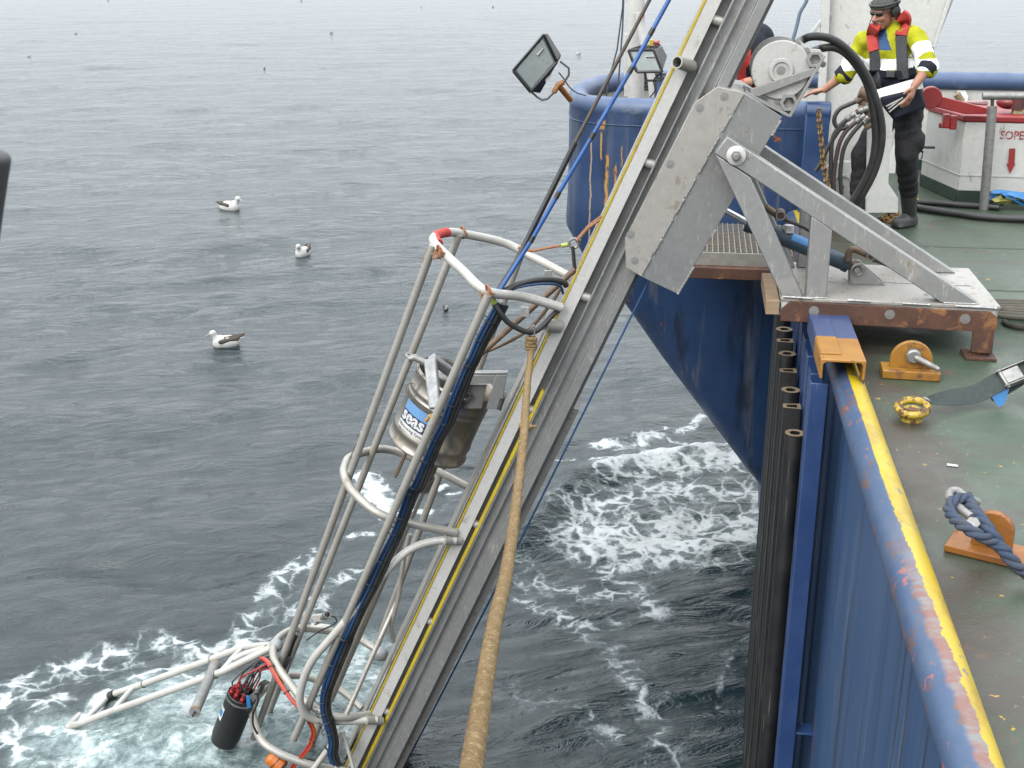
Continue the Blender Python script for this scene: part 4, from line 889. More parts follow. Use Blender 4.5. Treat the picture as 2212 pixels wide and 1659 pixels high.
# outrigger leg folded out on the sea side
H = hp((594, 1392), UH3); T1_ = at((173, 1563), 7.15); T2_ = at((247, 1495), 7.55)
def lp(q, t): # on the outrigger's plane
    return meet(q, H, (T1_ - H).cross(T2_ - H))
Lq = lambda *qs: [lp(q, 0) for q in Q5(*qs)]
LR = .0265
for qs in (((2175, 400), (1905, 420), (1600, 535), (960, 770), (700, 855), (600, 905)), ((2165, 425), (1720, 645), (900, 940), (690, 1012), (375, 1135)), ((2120, 430), (1920, 485), (1800, 545), (1700, 655)), ((1890, 435), (1790, 540), (1715, 640)), ((890, 790), (820, 860), (695, 1005)), ((640, 885), (450, 1080), (400, 1130)), ((380, 1135), (270, 1160), (520, 900), (590, 880)), ((375, 1135), (330, 1142), (265, 1166))):
    mb = MB(); mb.tube(Lq(*qs), LR if len(qs) > 3 or qs[0][0] > 2000 else LR * .85, 12); part('outrigger_tube', mb, m_tube_white, corer)
for q in ((1600, 535), (970, 768), (1640, 680)):
    mb = MB(); p = Lq(q)[0]; t = (T1_ - H).normalized(); mb.cyl(p - t * .005, p + t * .005, LR + .004, 14); part('clamp_band', mb, m_zinc, corer)
mb = MB(); p = Lq((675, 870))[0]; mb.cyl(p - t * .022, p + t * .022, LR + .010, 14); part('black_band', mb, m_black, corer)
mb = MB(); mb.ell(H + V((.01, -.01, 0)), .05, .045, .05); part('hinge_wrap', mb, m_grey_tape, corer)
mb = MB(); p = cg(Q4((1590, 520))[0], .62); mb.ell(p, .06, .05, .055); part('hinge_wrap', mb, m_grey_tape, corer)

# ============================================================ TILTING CRADLE (bolted box that carries the beam on the pedestal)
cr = thing('tilting_cradle', tuple(at((1590, 335), 6.9)), 'welded aluminium plate cradle clamping the coring beam above the pedestal pivot', 'cradle')
YC = 6.735
front = ats([(1350, 515), (1501, 221), (1550, 187), (1607, 200), (1384, 597), (1352, 578)], YC)
mb = MB(); mb.prism(front, (0, .012, 0)); part('bolted_plate', mb, m_alu_tan, cr, .003)
fold = [at((1607, 200), YC + .003), at((1384, 597), YC + .003)]
far_e = [at((1690, 252), YC + .030), at((1463, 635), YC + .030)]
mb = MB(); mb.prism([fold[0], far_e[0], far_e[1], fold[1]], (0, .012, 0)); part('skirt_plate', mb, m_alu, cr, .003)
dv = V((0, .62, 0))
mb = MB(); mb.prism([far_e[0] + V((0, .013, 0)), far_e[0] + dv, far_e[1] + dv, far_e[1] + V((0, .013, 0))], (fold[0] - far_e[0]).normalized() * .012); part('under_plate', mb, m_alu_tan, cr, .003)
mb = MB(); mb.prism([p + V((0, .60, 0)) for p in front], (0, .012, 0)); part('far_plate', mb, m_alu_tan, cr, .003)
mb = MB(); mb.prism([front[2] + V((0, .013, 0)), fold[0] + V((0, .013, 0)), far_e[0] + V((0, .013, 0)), far_e[0] + dv, fold[0] + dv, front[2] + dv], CA * .012); part('top_plate', mb, m_alu_tan, cr, .003)
n_ = 9
for i in range(n_):
    t0, t1 = (i + .06) / n_, (i + (.82 if i % 2 else .95)) / n_; off = V((0, -.004, 0))
    weld(cr, fold[0].lerp(fold[1], t0) + off, fold[0].lerp(fold[1], t1) + off, .0075 if i % 2 else .006)
for t0, t1 in ((.02, .10), (.22, .42), (.62, .66), (.84, 1.0)): weld(cr, far_e[0].lerp(far_e[1], t0) + V((.004, .0, 0)), far_e[0].lerp(far_e[1], t1) + V((.004, .0, 0)), .007)
for q in R1((1845, 775), (1648, 865), (1412, 1315)) + R3((145, 930), (180, 1138)): put('nut', me_nut, cr, at(q, YC - .001), (0, -1, 0), .78)

# ============================================================ WINCH SHEAVE ON TOP OF THE CRADLE
wi = thing('hydraulic_winch', tuple(at((1690, 152), 6.8)), 'white flaking hydraulic winch with round drum flange on top of the cradle', 'winch')
m_flake = worn('flaking_white_paint', (.62, .61, .58), (.54, .53, .49), 6, (.4, .6), .05, spots=((.30, .23, .17), 9, .63, .08, (1, 1, 1)))
YWI = 6.80
wc = at(R2((245, 567))[0], YWI)
mb = MB(); mb.lathe([(0, .35), (.155, .35), (.155, .335), (.10, .33), (.10, .03), (.150, .022), (.156, .012), (.150, .0), (.06, -.004), (.055, -.012), (.0, -.012)], wc, (0, 1, 0), 40); part('drum_flange', mb, m_flake, wi)
mb = MB(); mb.lathe([(.045, 0), (.062, 0), (.066, .008), (.045, .008)], wc + V((0, -.021, 0)), (0, 1, 0), 30); part('hub_ring', mb, m_flake, wi)
put('nut', me_nut, wi, wc + V((0, -.014, 0)), (0, -1, 0), .8)
mb = MB(); mb.prism(ats(R2((330, 345), (400, 325), (470, 395), (560, 400), (605, 455), (320, 940), (240, 905), (20, 760), (110, 690), (300, 640), (400, 520)), YWI + .02), (0, .016, 0)); part('side_plate', mb, m_flake, wi, .002)
mb = MB(); mb.prism(ats(R2((0, 720), (510, 545), (560, 590), (60, 780), (0, 765)), YWI - .03), (0, .014, 0)); part('strap_bar', mb, m_alu, wi, .002)
mb = MB(); mb.prism(ats(R2((590, 445), (608, 455), (325, 950), (305, 940)), YWI - .05), (0, .30, 0)); part('edge_bar', mb, m_alu, wi, .002)
mb = MB(); mb.prism(ats(R2((-40, 735), (315, 925), (312, 950), (-45, 765)), YWI - .04), (0, .38, 0)); part('mounting_plate', mb, m_alu, wi, .002)
def hexring(q, r):
    p = at(q, YWI - .022); mb = MB(); mb.lathe([(r * .62, 0), (r, 0), (r, .036), (r * .62, .036), (r * .62, 0)], p, (0, 1, 0), 6); part('hexagon_port', mb, m_alu, wi, .001)
hexring(R2((520, 480))[0], .046); hexring(R2((310, 830))[0], .050)
for q in R2((378, 348), (452, 408), (122, 785), (212, 820), (585, 520)): put('nut', me_nut, wi, at(q, YWI + .015), (0, -1, 0), .55)
for q in R2((345, 545), (375, 560), (405, 575), (330, 690), (358, 675), (386, 660)):
    p = at(q, YWI + .008); mb = MB(); mb.bar(p + V((-.012, 0, -.03)), p + V((.012, 0, .03)), .006, .012); part('guard_slot', mb, m_black, wi)

# ============================================================ VIBRATION HEAD (steel drum in the frame)
UD0, UD1, DN, DY, DR = .80, 1.30, .395, .26, .258
dr = thing('steel_drum', tuple(W(UD1, DN, DY)), 'open stainless steel drum housing with a printed sticker, held inside the tubular frame', 'drum')
Ld = UD1 - UD0; dc = W(UD0, DN, DY)
prof = [(DR * .93, .30), (DR * .93, .01), (DR * .95, 0)]
prof = [(.0, Ld * .7), (DR * .945, Ld * .7), (DR * .945, .012), (DR * .985, .0), (DR * 1.03, .008), (DR * 1.035, .018), (DR * 1.0, .03), (DR * 1.0, .105), (DR * 1.018, .113), (DR * 1.018, .128), (DR, .136), (DR, .155), (DR * 1.015, .160), (DR * 1.015, .168), (DR, .174), (DR, Ld - .11), (DR * 1.02, Ld - .10), (DR * 1.02, Ld - .08), (DR, Ld - .072), (DR, Ld - .02), (DR * 1.03, Ld - .01), (DR * 1.045, Ld), (DR * 1.03, Ld + .012), (DR * .95, Ld + .015), (0, Ld + .01)]
mb = MB(); mb.lathe(prof, dc, CA, 56); part('drum_shell', mb, m_steel, dr, sharp=50)
def onDrum(th, u, r=DR + .0015): return dc + CA * u + (-CYv * math.cos(th) + CN * math.sin(th)) * r
def lab_patch(x0, x1, y0, y1, mat, name, th0=R(60), u0=.388, r=DR + .0015, nx=14, par=dr):
    mb = MB(); vs = []
    for i in range(nx + 1):
        x = x0 + (x1 - x0) * i / nx
        for y in (y0, y1): vs.append(onDrum(th0 - x / DR, u0 - y, r))
    mb.add(vs, [(2 * i, 2 * i + 1, 2 * i + 3, 2 * i + 2) for i in range(nx)]); return part(name, mb, mat, par)
stk = lab_patch(0, .225, 0, .188, m_lbl_white, 'sticker')
lab_patch(0, .225, .045, .125, m_dkblue, 'sticker_band', r=DR + .0022, par=stk); lab_patch(0, .225, .125, .188, m_ltblue, 'sticker_band', r=DR + .0022, par=stk)
tf = lambda dx, dy, r: (lambda x, y: onDrum(R(60) - (x + dx) / DR, .388 - (y + dy), r))
part('lettering', text_geo('seas', .118, tf(.016, .054, DR + .0027), .0045), m_ink, stk); part('lettering', text_geo('seas', .118, tf(.009, .060, DR + .0033), .0035), m_lbl_white, stk)
part('lettering', text_geo('Vibrocoring System', .030, tf(.008, .013, DR + .0027), .0002), m_ink, stk)
mb = MB(); mb.tube(smooth([onDrum(R(62), .10, DR + .004), onDrum(R(66), .115, DR + .03), onDrum(R(63), .16, DR + .035), onDrum(R(57), .175, DR + .004)], 4), .003, 6); part('wire_handle', mb, m_rust_lt, dr)
# motor lumps inside
mb = MB(); mb.cyl(dc + CA * .30 + CN * .08, dc + CA * .02 + CN * .08, .07, 16); mb.cyl(dc + CA * .30 - CN * .09 + CYv * .05, dc + CA * .05 - CN * .09 + CYv * .05, .06, 16); mb.ell(dc + CA * .06 + CN * .14 - CYv * .02, .03, .03, .04); part('motor', mb, m_zinc, dr)
mb = MB(); mb.cyl(W(UD1 + .015, .33, .30), W(UD1 + .30, .33, .30), .060, 16); mb.cyl(W(UD1 + .24, .33, .30), W(UD1 + .34, .33, .30), .075, 16); part('drive_coupling', mb, m_alu_dark, dr)
mb = MB(); mb.bar(W(UD1 + .02, .50, .08), W(UD1 + .22, .50, .08), .045, .02); part('drop_bar', mb, m_rust_lt, dr, .004)
# taped crossbars and the window bracket that clamps the drum to the beam
tb = thing('taped_clamp', tuple(W(UD0 + .1, DN, .1)), 'clamp of grey taped bars and a square aluminium window bracket over the drum', 'clamp')
ca, cb = cg(Q2((985, 195))[0], .10), cg(Q2((1035, 690))[0], -.06)
mb = MB(); mb.bar(ca, cb, .075, .055, -CYv); part('taped_bar', mb, m_grey_tape, tb, .010)
mb = MB(); mb.bar(ca + CYv * .03, cg(Q2((1250, 370))[0], .25), .06, .05, -CYv); part('taped_bar', mb, m_grey_tape, tb, .010)
mb = MB(); mb.tube([cg(q, .12) for q in Q2((770, 190), (830, 175), (910, 220), (970, 235))], .022, 10); mb.ring(cg(Q2((790, 170))[0], .235), CA, .030, .010, 18, 8); part('tube_clamp', mb, m_zinc, tb)
yb = -.03
def wf(*qs): return [cg(q, yb) for q in Q2(*qs)]
for qs in (((1290, 330), (1760, 325), (1745, 345), (1300, 352)), ((1300, 352), (1380, 352), (1270, 715), (1165, 715)), ((1645, 352), (1750, 352), (1690, 705), (1540, 690)), ((1390, 352), (1640, 352), (1605, 440), (1365, 440))):
    mb = MB(); mb.prism(wf(*qs), CYv * .045); part('window_bracket', mb, m_alu, tb, .003)
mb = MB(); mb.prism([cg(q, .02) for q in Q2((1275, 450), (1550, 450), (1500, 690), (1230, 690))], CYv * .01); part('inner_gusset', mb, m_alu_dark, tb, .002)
mb = MB(); mb.prism(wf((1675, 580), (1735, 585), (1690, 715), (1640, 690)), CYv * .1); part('rubber_buffer', mb, m_black, tb, .004)
mb = MB(); mb.tube(smooth([cg(q, .0) for q in Q2((1340, 525), (1400, 560), (1350, 610), (1310, 650), (1340, 690))], 4), .006, 6); part('cable_tail', mb, m_hose, tb)
mb = MB(); mb.tube([cg(q, -.27) for q in Q2((935, 815), (985, 765), (1035, 745))], .010, 8); mb.ell(cg(Q2((985, 768))[0], -.27), .016, .016, .016); part('wing_nut', mb, m_ochre, tb)

# ============================================================ RODS, CABLES AND LINES ON THE FRAME
mb = MB(); mb.tube([cg(Q1((1800, 560))[0], .35), cg(Q1((730, 1520))[0], .18)], .0195, 12)
solo('rusty_strut', mb, m_rust_lt, 'thick brown rusty pipe strut slanting from the beam to the drum', 'strut')
mb = MB(); mb.tube(smooth([cg(q, .30) for q in Q1((1650, 760), (1560, 900), (1380, 1120), (1200, 1250), (940, 1370), (780, 1410))], 5), .011, 10)
solo('brown_hose', mb, m_rust_lt, 'thin brown hose bending below the rusty strut above the drum', 'hose')
# lifting wire and umbilical from the gantry
wx0, wx1 = cg(R1((1245, 0))[0], .0), cg(R1((645, 1150))[0], -.1); we = cg(Q1((1040, 760))[0], -.22)
lw = thing('lifting_wire', tuple(we), 'brown wire rope with black sleeve running from aloft to the top hoop', 'wire')
mb = MB(); mb.tube([wx0 + (wx0 - wx1) * .7, wx0, wx1], .0105, 10); part('wire', mb, m_wire, lw)
mb = MB(); mb.tube([wx1 + (wx0 - wx1).normalized() * .01, cg(Q1((1200, 510))[0], -.17), we], .0165, 12); part('sleeve', mb, m_black, lw)
ub = thing('umbilical_cable', tuple(cg((1065, 640), -.24)), 'bright blue umbilical cable running from aloft beside the brown lifting wire', 'cable')
bq = [cg(R1((1400, 0))[0], -.02), cg(R1((1095, 560))[0], -.07), cg(R1((790, 1085))[0], -.12), cg(R1((510, 1560))[0], -.17), cg(Q1((1370, 260))[0], -.18), cg(Q1((1035, 790))[0], -.25)]
mb = MB(); mb.tube([bq[0] + (bq[0] - bq[1])] + bq, .0125, 12); part('cable', mb, m_bluecable, ub)
for q in R1((1268, 240), (1097, 555), (797, 1085), (517, 1555)) + Q1((1370, 262)):
    k = min(range(len(bq)), key=lambda i: (bq[i] - cg(q, -.1)).length); p = cg(q, -.12); dd = (bq[1] - bq[0]).normalized()
    best = min(((bq[i].lerp(bq[i + 1], t / 20.0)) for i in range(5) for t in range(21)), key=lambda w: (w - p).length)
    mb = MB(); mb.cyl(best - dd * .02, best + dd * .02, .0145, 12); part('black_tape', mb, m_black, ub)
# bundle of blue and black cables strapped down the near tube
bundle = [(1450, 0), (1340, 240), (1230, 500), (1130, 740), (1075, 860), (1000, 1010), (930, 1150), (850, 1310), (760, 1540)]
path0 = [cg(Q1((1000, 870))[0], -.235), cg(Q1((900, 1050))[0], -.24), cg(Q1((800, 1230))[0], -.24), cg(Q1((690, 1480))[0], -.24)] + [cg(q, -.235) for q in Q2((1310, 230), (1150, 620), (1080, 800), (990, 960), (900, 1180), (790, 1440))] + [cg(q, -.22) for q in Q3((1290, 150), (1200, 400), (1140, 560), (1010, 830), (900, 1060), (780, 1300), (650, 1600))] + [cg(q, -.19) for q in Q4((1200, 330), (1090, 590), (1000, 830), (975, 960), (985, 1080), (1010, 1170), (1040, 1280), (1060, 1400), (1050, 1500), (1090, 1600))]
pth = smooth(path0, 3)
cb_ = thing('cable_bundle', tuple(path0[-1]), 'bundle of dark blue and black cables strapped down the near tube of the frame', 'cable')
for k, (ox, oy, rr, mt) in enumerate(((.012, -.010, .0105, m_bluecable_dk), (-.006, -.014, .0105, m_bluecable_dk), (-.026, -.004, .014, m_hose), (-.044, .008, .013, m_hose), (-.012, .008, .012, m_hose))):
    mb = MB(); mb.tube([p + CN * (ox - .030 + .003 * math.sin(i * .5 + k)) + CYv * oy for i, p in enumerate(pth)], rr, 8); part('cable', mb, mt, cb_)
tot = len(pth)
for i in range(3, tot - 8, 3):
    p = pth[i]; tdir = (pth[i + 1] - pth[i - 1]).normalized(); mb = MB(); mb.ring(p - CN * .022, tdir, .046, .0032, 16, 5); mb.bar(p + CN * .024, p + CN * .044 - CA * .008, .004, .004); part('cable_tie', mb, m_black, cb_)
# loops of black hose at the top hoop
mb = MB(); mb.tube(smooth([cg(q, d) for q, d in zip(Q1((1035, 810), (1110, 770), (1230, 710), (1400, 670), (1560, 665), (1680, 690), (1710, 720)), (-.24, -.22, -.18, -.12, -.05, .0, .03))], 5), .018, 12)
solo('arched_hose', mb, m_hose, 'arched black hose looping from the top hoop to the beam', 'hose')
mb = MB(); mb.tube(smooth([cg(q, d) for q, d in zip(Q1((1060, 840), (1200, 750), (1400, 710), (1560, 705), (1650, 730), (1680, 800)), (-.24, -.2, -.14, -.08, -.03, .02))], 5), .008, 10)
solo('blue_loop', mb, m_bluecable_dk, 'thin blue cable looping just under the arched black hose', 'cable')
lo_p = smooth([cg(q, d) for q, d in zip(Q1((960, 800), (985, 890), (1040, 980), (1110, 1070), (1190, 1130), (1300, 1180), (1400, 1180), (1490, 1110), (1560, 1030), (1630, 970)), (-.26, -.27, -.28, -.27, -.25, -.22, -.18, -.14, -.09, -.04))], 5)
ls = thing('sling_loop', tuple(lo_p[25]), 'black sheathed rope sling hanging slack across the beam from the top hoop', 'sling')
mb = MB(); mb.tube(lo_p, .0165, 12); part('sheath', mb, m_hose, ls)
mb = MB(); mb.tube(lo_p[:7], .0195, 12); part('lime_whipping', mb, m_lime, ls)
for pp, sc, lb in ((hp((1052, 632), 0), 1.0, 'frayed striped cord lashing where the blue cable meets the top hoop'), (hp((1128, 540), 0), .8, 'striped cord lashing on the far side of the top hoop'), (hp((947, 545), 0), .9, 'striped cord lashing just below the red band on the top hoop'), (hp((998, 503), 0), .8, 'striped cord turn at the outer far corner of the top hoop')):
    mb = MB()
    for k in range(3): mb.ring(pp + V(((k - 1) * .012, 0, (k - 1) * .008)), V((.6, .35, -.4 + .3 * k)), .033 * (1 + .06 * k), .0055, 16, 6)
    for k in range(4): a = k * 1.7; mb.tube([pp, pp + V((.05 * math.cos(a), -.02, .05 * math.sin(a))) * sc], .0045, 5)
    solo('cord_lashing', mb, m_knot, lb, 'cord', 'cord lashings on the top hoop')
# stay wire down the outer side with turnbuckle
sw = thing('stay_wire', tuple(cg(Q2((190, 1250))[0], .2)), 'thin dark stay wire with turnbuckle along the outer side of the frame', 'wire')
wa, wb, wcx, wd = cg(Q1((320, 500))[0], .05), cg(Q2((450, 550))[0], .1), cg(Q2((300, 930))[0], .13), cg(Q2((170, 1270))[0], .18)
mb = MB(); mb.tube([wa, wb, wcx], .0055, 8); part('wire', mb, m_wire, sw)
mb = MB(); mb.tube([wb.lerp(wcx, .12), wb.lerp(wcx, .98)], .0085, 8); part('wire_splice', mb, m_hose, sw)
mb = MB(); L2 = wcx.lerp(wd, .3); L3 = wcx.lerp(wd, .8)
for o_ in (-.012, .012): mb.tube([L2 + CN * o_, L3 + CN * o_], .0045, 6)
mb.tube([wcx, L2], .007, 8); mb.tube([L3, wd], .008, 8); mb.ell(wcx, .014, .014, .014); part('turnbuckle', mb, m_zinc, sw)
mb = MB(); kp = cg(Q1((320, 475))[0], .06)
for k in range(3): mb.ring(kp, V((.3 * k - .3, 1, .4 * k)), .022, .007, 14, 6)
mb.tube([kp, cg(Q1((370, 400))[0], .15), cg(Q1((400, 360))[0], .2)], .007, 6); mb.cyl(kp + V((-.002, 0, .0)), kp + V((0, 0, .07)), .008, 8); part('knot', mb, m_knot, sw)
# tensioned lashing from the far side of the hoop to the beam
tl = thing('hoop_lashing', tuple(cg(Q1((1780, 300))[0], .55)), 'rope lashing with steel thimble and lime whipping from far hoop to beam', 'lashing')
mb = MB(); mb.tube(smooth([cg(q, .70) for q in Q1((1230, 340), (1370, 375), (1500, 350), (1680, 320), (1760, 310))], 4), .009, 8); part('cord', mb, m_knot, tl)
mb = MB(); mb.tube([cg(q, .69) for q in Q1((1665, 325), (1745, 308))], .014, 10); mb.tube([cg(q, .62) for q in Q1((1775, 370), (1785, 400))], .012, 10); part('lime_whipping', mb, m_lime, tl)
mb = MB(); p = cg(Q1((1785, 300))[0], .62); mb.ring(p, CYv, .030, .009, 18, 8); mb.ring(p + CN * .005 + V((.03, 0, .025)), CA, .018, .006, 14, 6); part('thimble', mb, m_zinc, tl)
mb = MB(); mb.tube(smooth([cg(q, .58) for q in Q1((1775, 330), (1785, 420), (1790, 490), (1800, 560))], 4), .012, 10); part('sheathed_leg', mb, m_hose, tl)
for o_ in (0, .03): mb = MB(); mb.tube([cg(q, .55 - o_) for q in Q1((1820, 260 + o_ * 500), (1930, 130 + o_ * 600), (2060, 30 + o_ * 900))], .0085, 8); part('cord', mb, m_knot, tl)
# heavy tag line coming back towards the photographer
kc = cg(Q1((1375, 1180))[0], -.19)
tg = thing('tag_line', tuple(kc), 'thick tan fibre rope clipped by a snap hook to the black sling', 'rope')
mb = MB()
hd = [cg(q, -.20) for q in Q1((1385, 1120), (1360, 1160), (1350, 1210), (1370, 1225), (1390, 1215), (1395, 1150))]
mb.tube(smooth(hd, 5, True), .0055, 8, closed=True); part('snap_hook', mb, m_zinc, tg)
def cam_pt(q, depth): r = ray(*q); return EYE + r * depth
rp = [cam_pt(Q1((1365, 1225))[0], 7.05), cam_pt(Q1((1352, 1300))[0], 7.0), cam_pt(Q2((1990, 150))[0], 6.9), cam_pt(Q2((1960, 400))[0], 6.2), cam_pt(Q2((1935, 700))[0], 5.5), cam_pt(Q2((1925, 900))[0], 5.0), cam_pt((1115, 1090), 4.05), cam_pt((1095, 1230), 3.3), cam_pt((1068, 1350), 2.75), cam_pt((1043, 1500), 2.25), cam_pt((1018, 1659), 1.85), cam_pt((985, 1850), 1.5), cam_pt((900, 2300), 1.0)]
rps = smooth(rp, 14)
rps = smooth(rp, 60); mb = MB(); strand_rope(mb, rps, .0178, 4, 13.0, 6)
part('rope', mb, m_tan, tg, sharp=80)
mb = MB(); kk = cam_pt(Q1((1360, 1300))[0], 6.97)
for k in range(4): mb.ring(kk + V((0, 0, (k - 1.5) * .02)), V((.2 * (k % 2) - .1, .1, 1)), .026, .012, 14, 7)
mb.tube([kk, kk + V((-.02, 0, -.17))], .012, 8); part('bowline_knot', mb, m_tan, tg)
mb = MB(); kk = cam_pt(Q2((1940, 865))[0], 5.08); mb.ring(kk, V((.2, .1, 1)), .022, .012, 14, 7); mb.tube([kk, kk + V((.05, -.02, .01))], .006, 6); part('whipping', mb, m_tan, tg)
# thin blue line from the cradle into the sea
b0, b1 = at((1401, 608), 6.85), at((868, 1665), 7.1)
mb = MB(); mb.tube([b0, b0.lerp(b1, .5) + V((.01, 0, -.015)), b1 + (b1 - b0) * .08], .0062, 8)
solo('blue_line', mb, m_bluerope, 'thin blue line running from under the cradle down into the water', 'line')

# ============================================================ INSTRUMENTS AT THE FOOT
bt = thing('black_canister', tuple(W(3.95, .86, .12)), 'black cylindrical instrument canister with red plugs beside the outer tube', 'canister')
b0, b1 = cg(Q5((1895, 855))[0], .16), cg(Q5((1735, 1260))[0], .16); bd = (b1 - b0).normalized(); BL = (b1 - b0).length; BR = .104
mb = MB(); mb.lathe([(0, .018), (BR * .93, .018), (BR * .96, .0), (BR, .004), (BR, BL - .03), (BR * .96, BL), (BR * .93, BL + .03), (0, BL + .035)], b0, bd, 34); part('housing', mb, m_black, bt)
mb = MB(); mb.lathe([(BR * 1.0, .03), (BR * 1.03, .03), (BR * 1.03, .044), (BR, .044)], b0, bd, 34); part('hose_clip', mb, m_zinc, bt)
_, e1_, e2_ = frame_of(bd)
for k in range(11):
    a = k * 2.4; r = BR * .78 * math.sqrt((k + .5) / 11); p = b0 + bd * .016 + (e1_ * math.cos(a) + e2_ * math.sin(a)) * r
    mb = MB(); mb.lathe([(0, 0), (.017, 0), (.017, .03), (.013, .034), (.013, .075), (.0, .08)], p, -bd + V((random.uniform(-.1, .1), 0, 0)), 10); part('plug', mb, m_red if k % 3 else m_black, bt)
    mb = MB(); top_ = p - bd * .07; tgt = cg(Q4((470 + 14 * (k % 4), 540 + 30 * (k % 5)))[0], .18)
    mb.tube(smooth([top_, top_ - bd * random.uniform(.05, .10) + V((random.uniform(-.03, .03), random.uniform(-.04, .04), 0)), top_.lerp(tgt, .55) + V((0, random.uniform(-.05, .05), .05)), tgt], 5), .006, 6); part('lead', mb, m_red_c if k in (2, 6, 9) else m_hose, bt)
lc_ = lambda th, u, r=BR + .0015: b0 + bd * u + (-CYv * math.cos(th) + CN * math.sin(th)) * r
mb = MB(); vs = []
for i in range(7): vs += [lc_(R(42 + 34 * i / 6), .12), lc_(R(42 + 34 * i / 6), .23)]
mb.add(vs, [(2 * i, 2 * i + 1, 2 * i + 3, 2 * i + 2) for i in range(6)]); part('sticker', mb, m_lbl_white, bt)
mb = MB(); mb.add([lc_(R(46 + 26 * i / 4), u, BR + .0025) for i in range(5) for u in (.15, .20)], [(2 * i, 2 * i + 1, 2 * i + 3, 2 * i + 2) for i in range(4)]); part('sticker_mark', mb, m_bluetape, bt)
mb = MB(); p = cg(Q5((1950, 930))[0], .055); mb.box(p, .028, .004, .10); part('blue_tag', mb, m_bluetape, bt)
mb = MB(); mb.prism([cg(q, .12) for q in Q5((1960, 880), (2070, 770), (2100, 800), (1990, 940))], CYv * .012); part('mounting_bracket', mb, m_alu, bt, .002)
sn = thing('sensor_tube', tuple(cg(Q5((1480, 1010))[0], .1)), 'slim grey sensor tube hanging under the outrigger', 'sensor')
s0, s1 = Lq((1652, 580))[0] + V((0, -.03, .01)), Lq((1475, 985))[0] + V((0, -.05, 0)); sdv = (s1 - s0).normalized(); SL = (s1 - s0).length
mb = MB(); mb.lathe([(0, .004), (.034, .004), (.040, 0), (.042, .0), (.042, .05), (.037, .055), (.037, SL), (0, SL)], s0, sdv, 22); part('body', mb, worn('grey_pvc', (.30, .30, .285), (.22, .22, .21), 8, (.4, .6)), sn)
mb = MB(); mb.lathe([(.035, -.001), (.0435, -.001), (.0435, .006), (.035, .006)], s0, sdv, 22); part('yellow_rim', mb, m_ochre, sn)
mb = MB(); mb.lathe([(.034, SL - .014), (.0385, SL - .014), (.0385, SL - .002), (.034, SL - .002)], s0, sdv, 22); part('yellow_rim', mb, m_ochre, sn)
mb = MB(); mb.cyl(s1, s1 + sdv * .06, .008, 8); part('nozzle', mb, m_black, sn)
cm = thing('underwater_camera', tuple(cg(Q3((440, 1450))[0], .45)), 'small silver underwater camera bracketed to the lower hoop', 'camera')
c0, c1 = cg(Q3((510, 1405))[0], .38), cg(Q3((440, 1445))[0], .5)
mb = MB(); mb.lathe([(.014, .02), (.020, 0), (.026, 0), (.028, .01), (.028, .05), (.022, .055), (.022, .16), (0, .16)], c0, c1 - c0, 20); part('housing', mb, m_zinc, cm)
mb = MB(); mb.lathe([(0, .006), (.02, .008)], c0, c1 - c0, 16); part('lens', mb, m_lens, cm)
mb = MB(); mb.bar(cg(Q3((370, 1440))[0], .5), cg(Q3((480, 1430))[0], .45), .03, .05); mb.bar(cg(Q3((340, 1510))[0], .6), cg(Q3((530, 1530))[0], .6), .05, .014); mb.bar(cg(Q3((400, 1500))[0], .55), cg(Q3((430, 1450))[0], .5), .04, .012); part('bracket', mb, m_tube_white, cm, .002)
mb = MB(); mb.tube(smooth([c1, cg(Q3((560, 1420))[0], .5), cg(Q3((600, 1470))[0], .55), cg(Q3((560, 1510))[0], .6), cg(Q3((450, 1560))[0], .5), cg(Q3((300, 1660))[0], .35)], 4), .005, 6); part('lead', mb, m_hose, cm)
oc_p = [cg(q, d) for q, d in zip(Q4((410, 560), (470, 600), (520, 690), (600, 820), (690, 950), (760, 1030), (830, 1100), (890, 1200), (930, 1290), (910, 1400), (850, 1500), (760, 1600), (720, 1659)), (.15, .1, .05, .0, -.05, -.08, -.1, -.12, -.12, -.12, -.12, -.12, -.12))]
oc2 = smooth(oc_p, 5)
lead = thing('orange_lead', tuple(oc_p[-1]), 'bright orange and red cable taped along the lower hoop', 'cable')
mb = MB(); mb.tube(oc2, .0125, 9); part('orange_core', mb, m_orange_c, lead)
mb = MB(); mb.tube([p - CN * .012 * -1 - CYv * .004 for p in oc2], .0105, 9); part('red_core', mb, m_red_c, lead)
for k in (8, 18, 30, 44):
    mb = MB(); mb.ring(oc2[k], (oc2[k + 1] - oc2[k - 1]).normalized(), .024, .003, 14, 5); part('cable_tie', mb, m_black, lead)
mb = MB(); mb.tube(smooth([cg(q, -.06) for q in Q4((360, 900), (365, 1000), (320, 1110), (320, 1230), (380, 1340), (480, 1440), (600, 1530), (750, 1560), (880, 1570), (1000, 1640))], 5), .008, 8)
solo('grey_lead', mb, m_hose, 'dark grey lead following the lowest hoop past the orange float', 'cable')
f0, f1 = cg(Q4((500, 1540))[0], -.12), cg(Q4((600, 1640))[0], -.14)
fl = thing('orange_float', tuple(f1), 'bright orange float clipped to the lowest hoop at the waterline', 'float')
mb = MB(); fd = (f1 - f0).normalized(); FLn = (f1 - f0).length; mb.lathe([(0, 0), (.035, 0), (.058, .02), (.060, FLn * .8), (.058, FLn * 1.3), (.035, FLn * 1.45), (0, FLn * 1.45)], f0 - fd * .02, fd, 12); part('float_body', mb, m_orange, fl, .006)
mb = MB(); mb.ring(f0 + fd * .05, fd, .0605, .004, 16, 5); mb.ring(f0 + fd * .10, fd, .0610, .004, 16, 5); part('cable_tie', mb, m_black, fl)
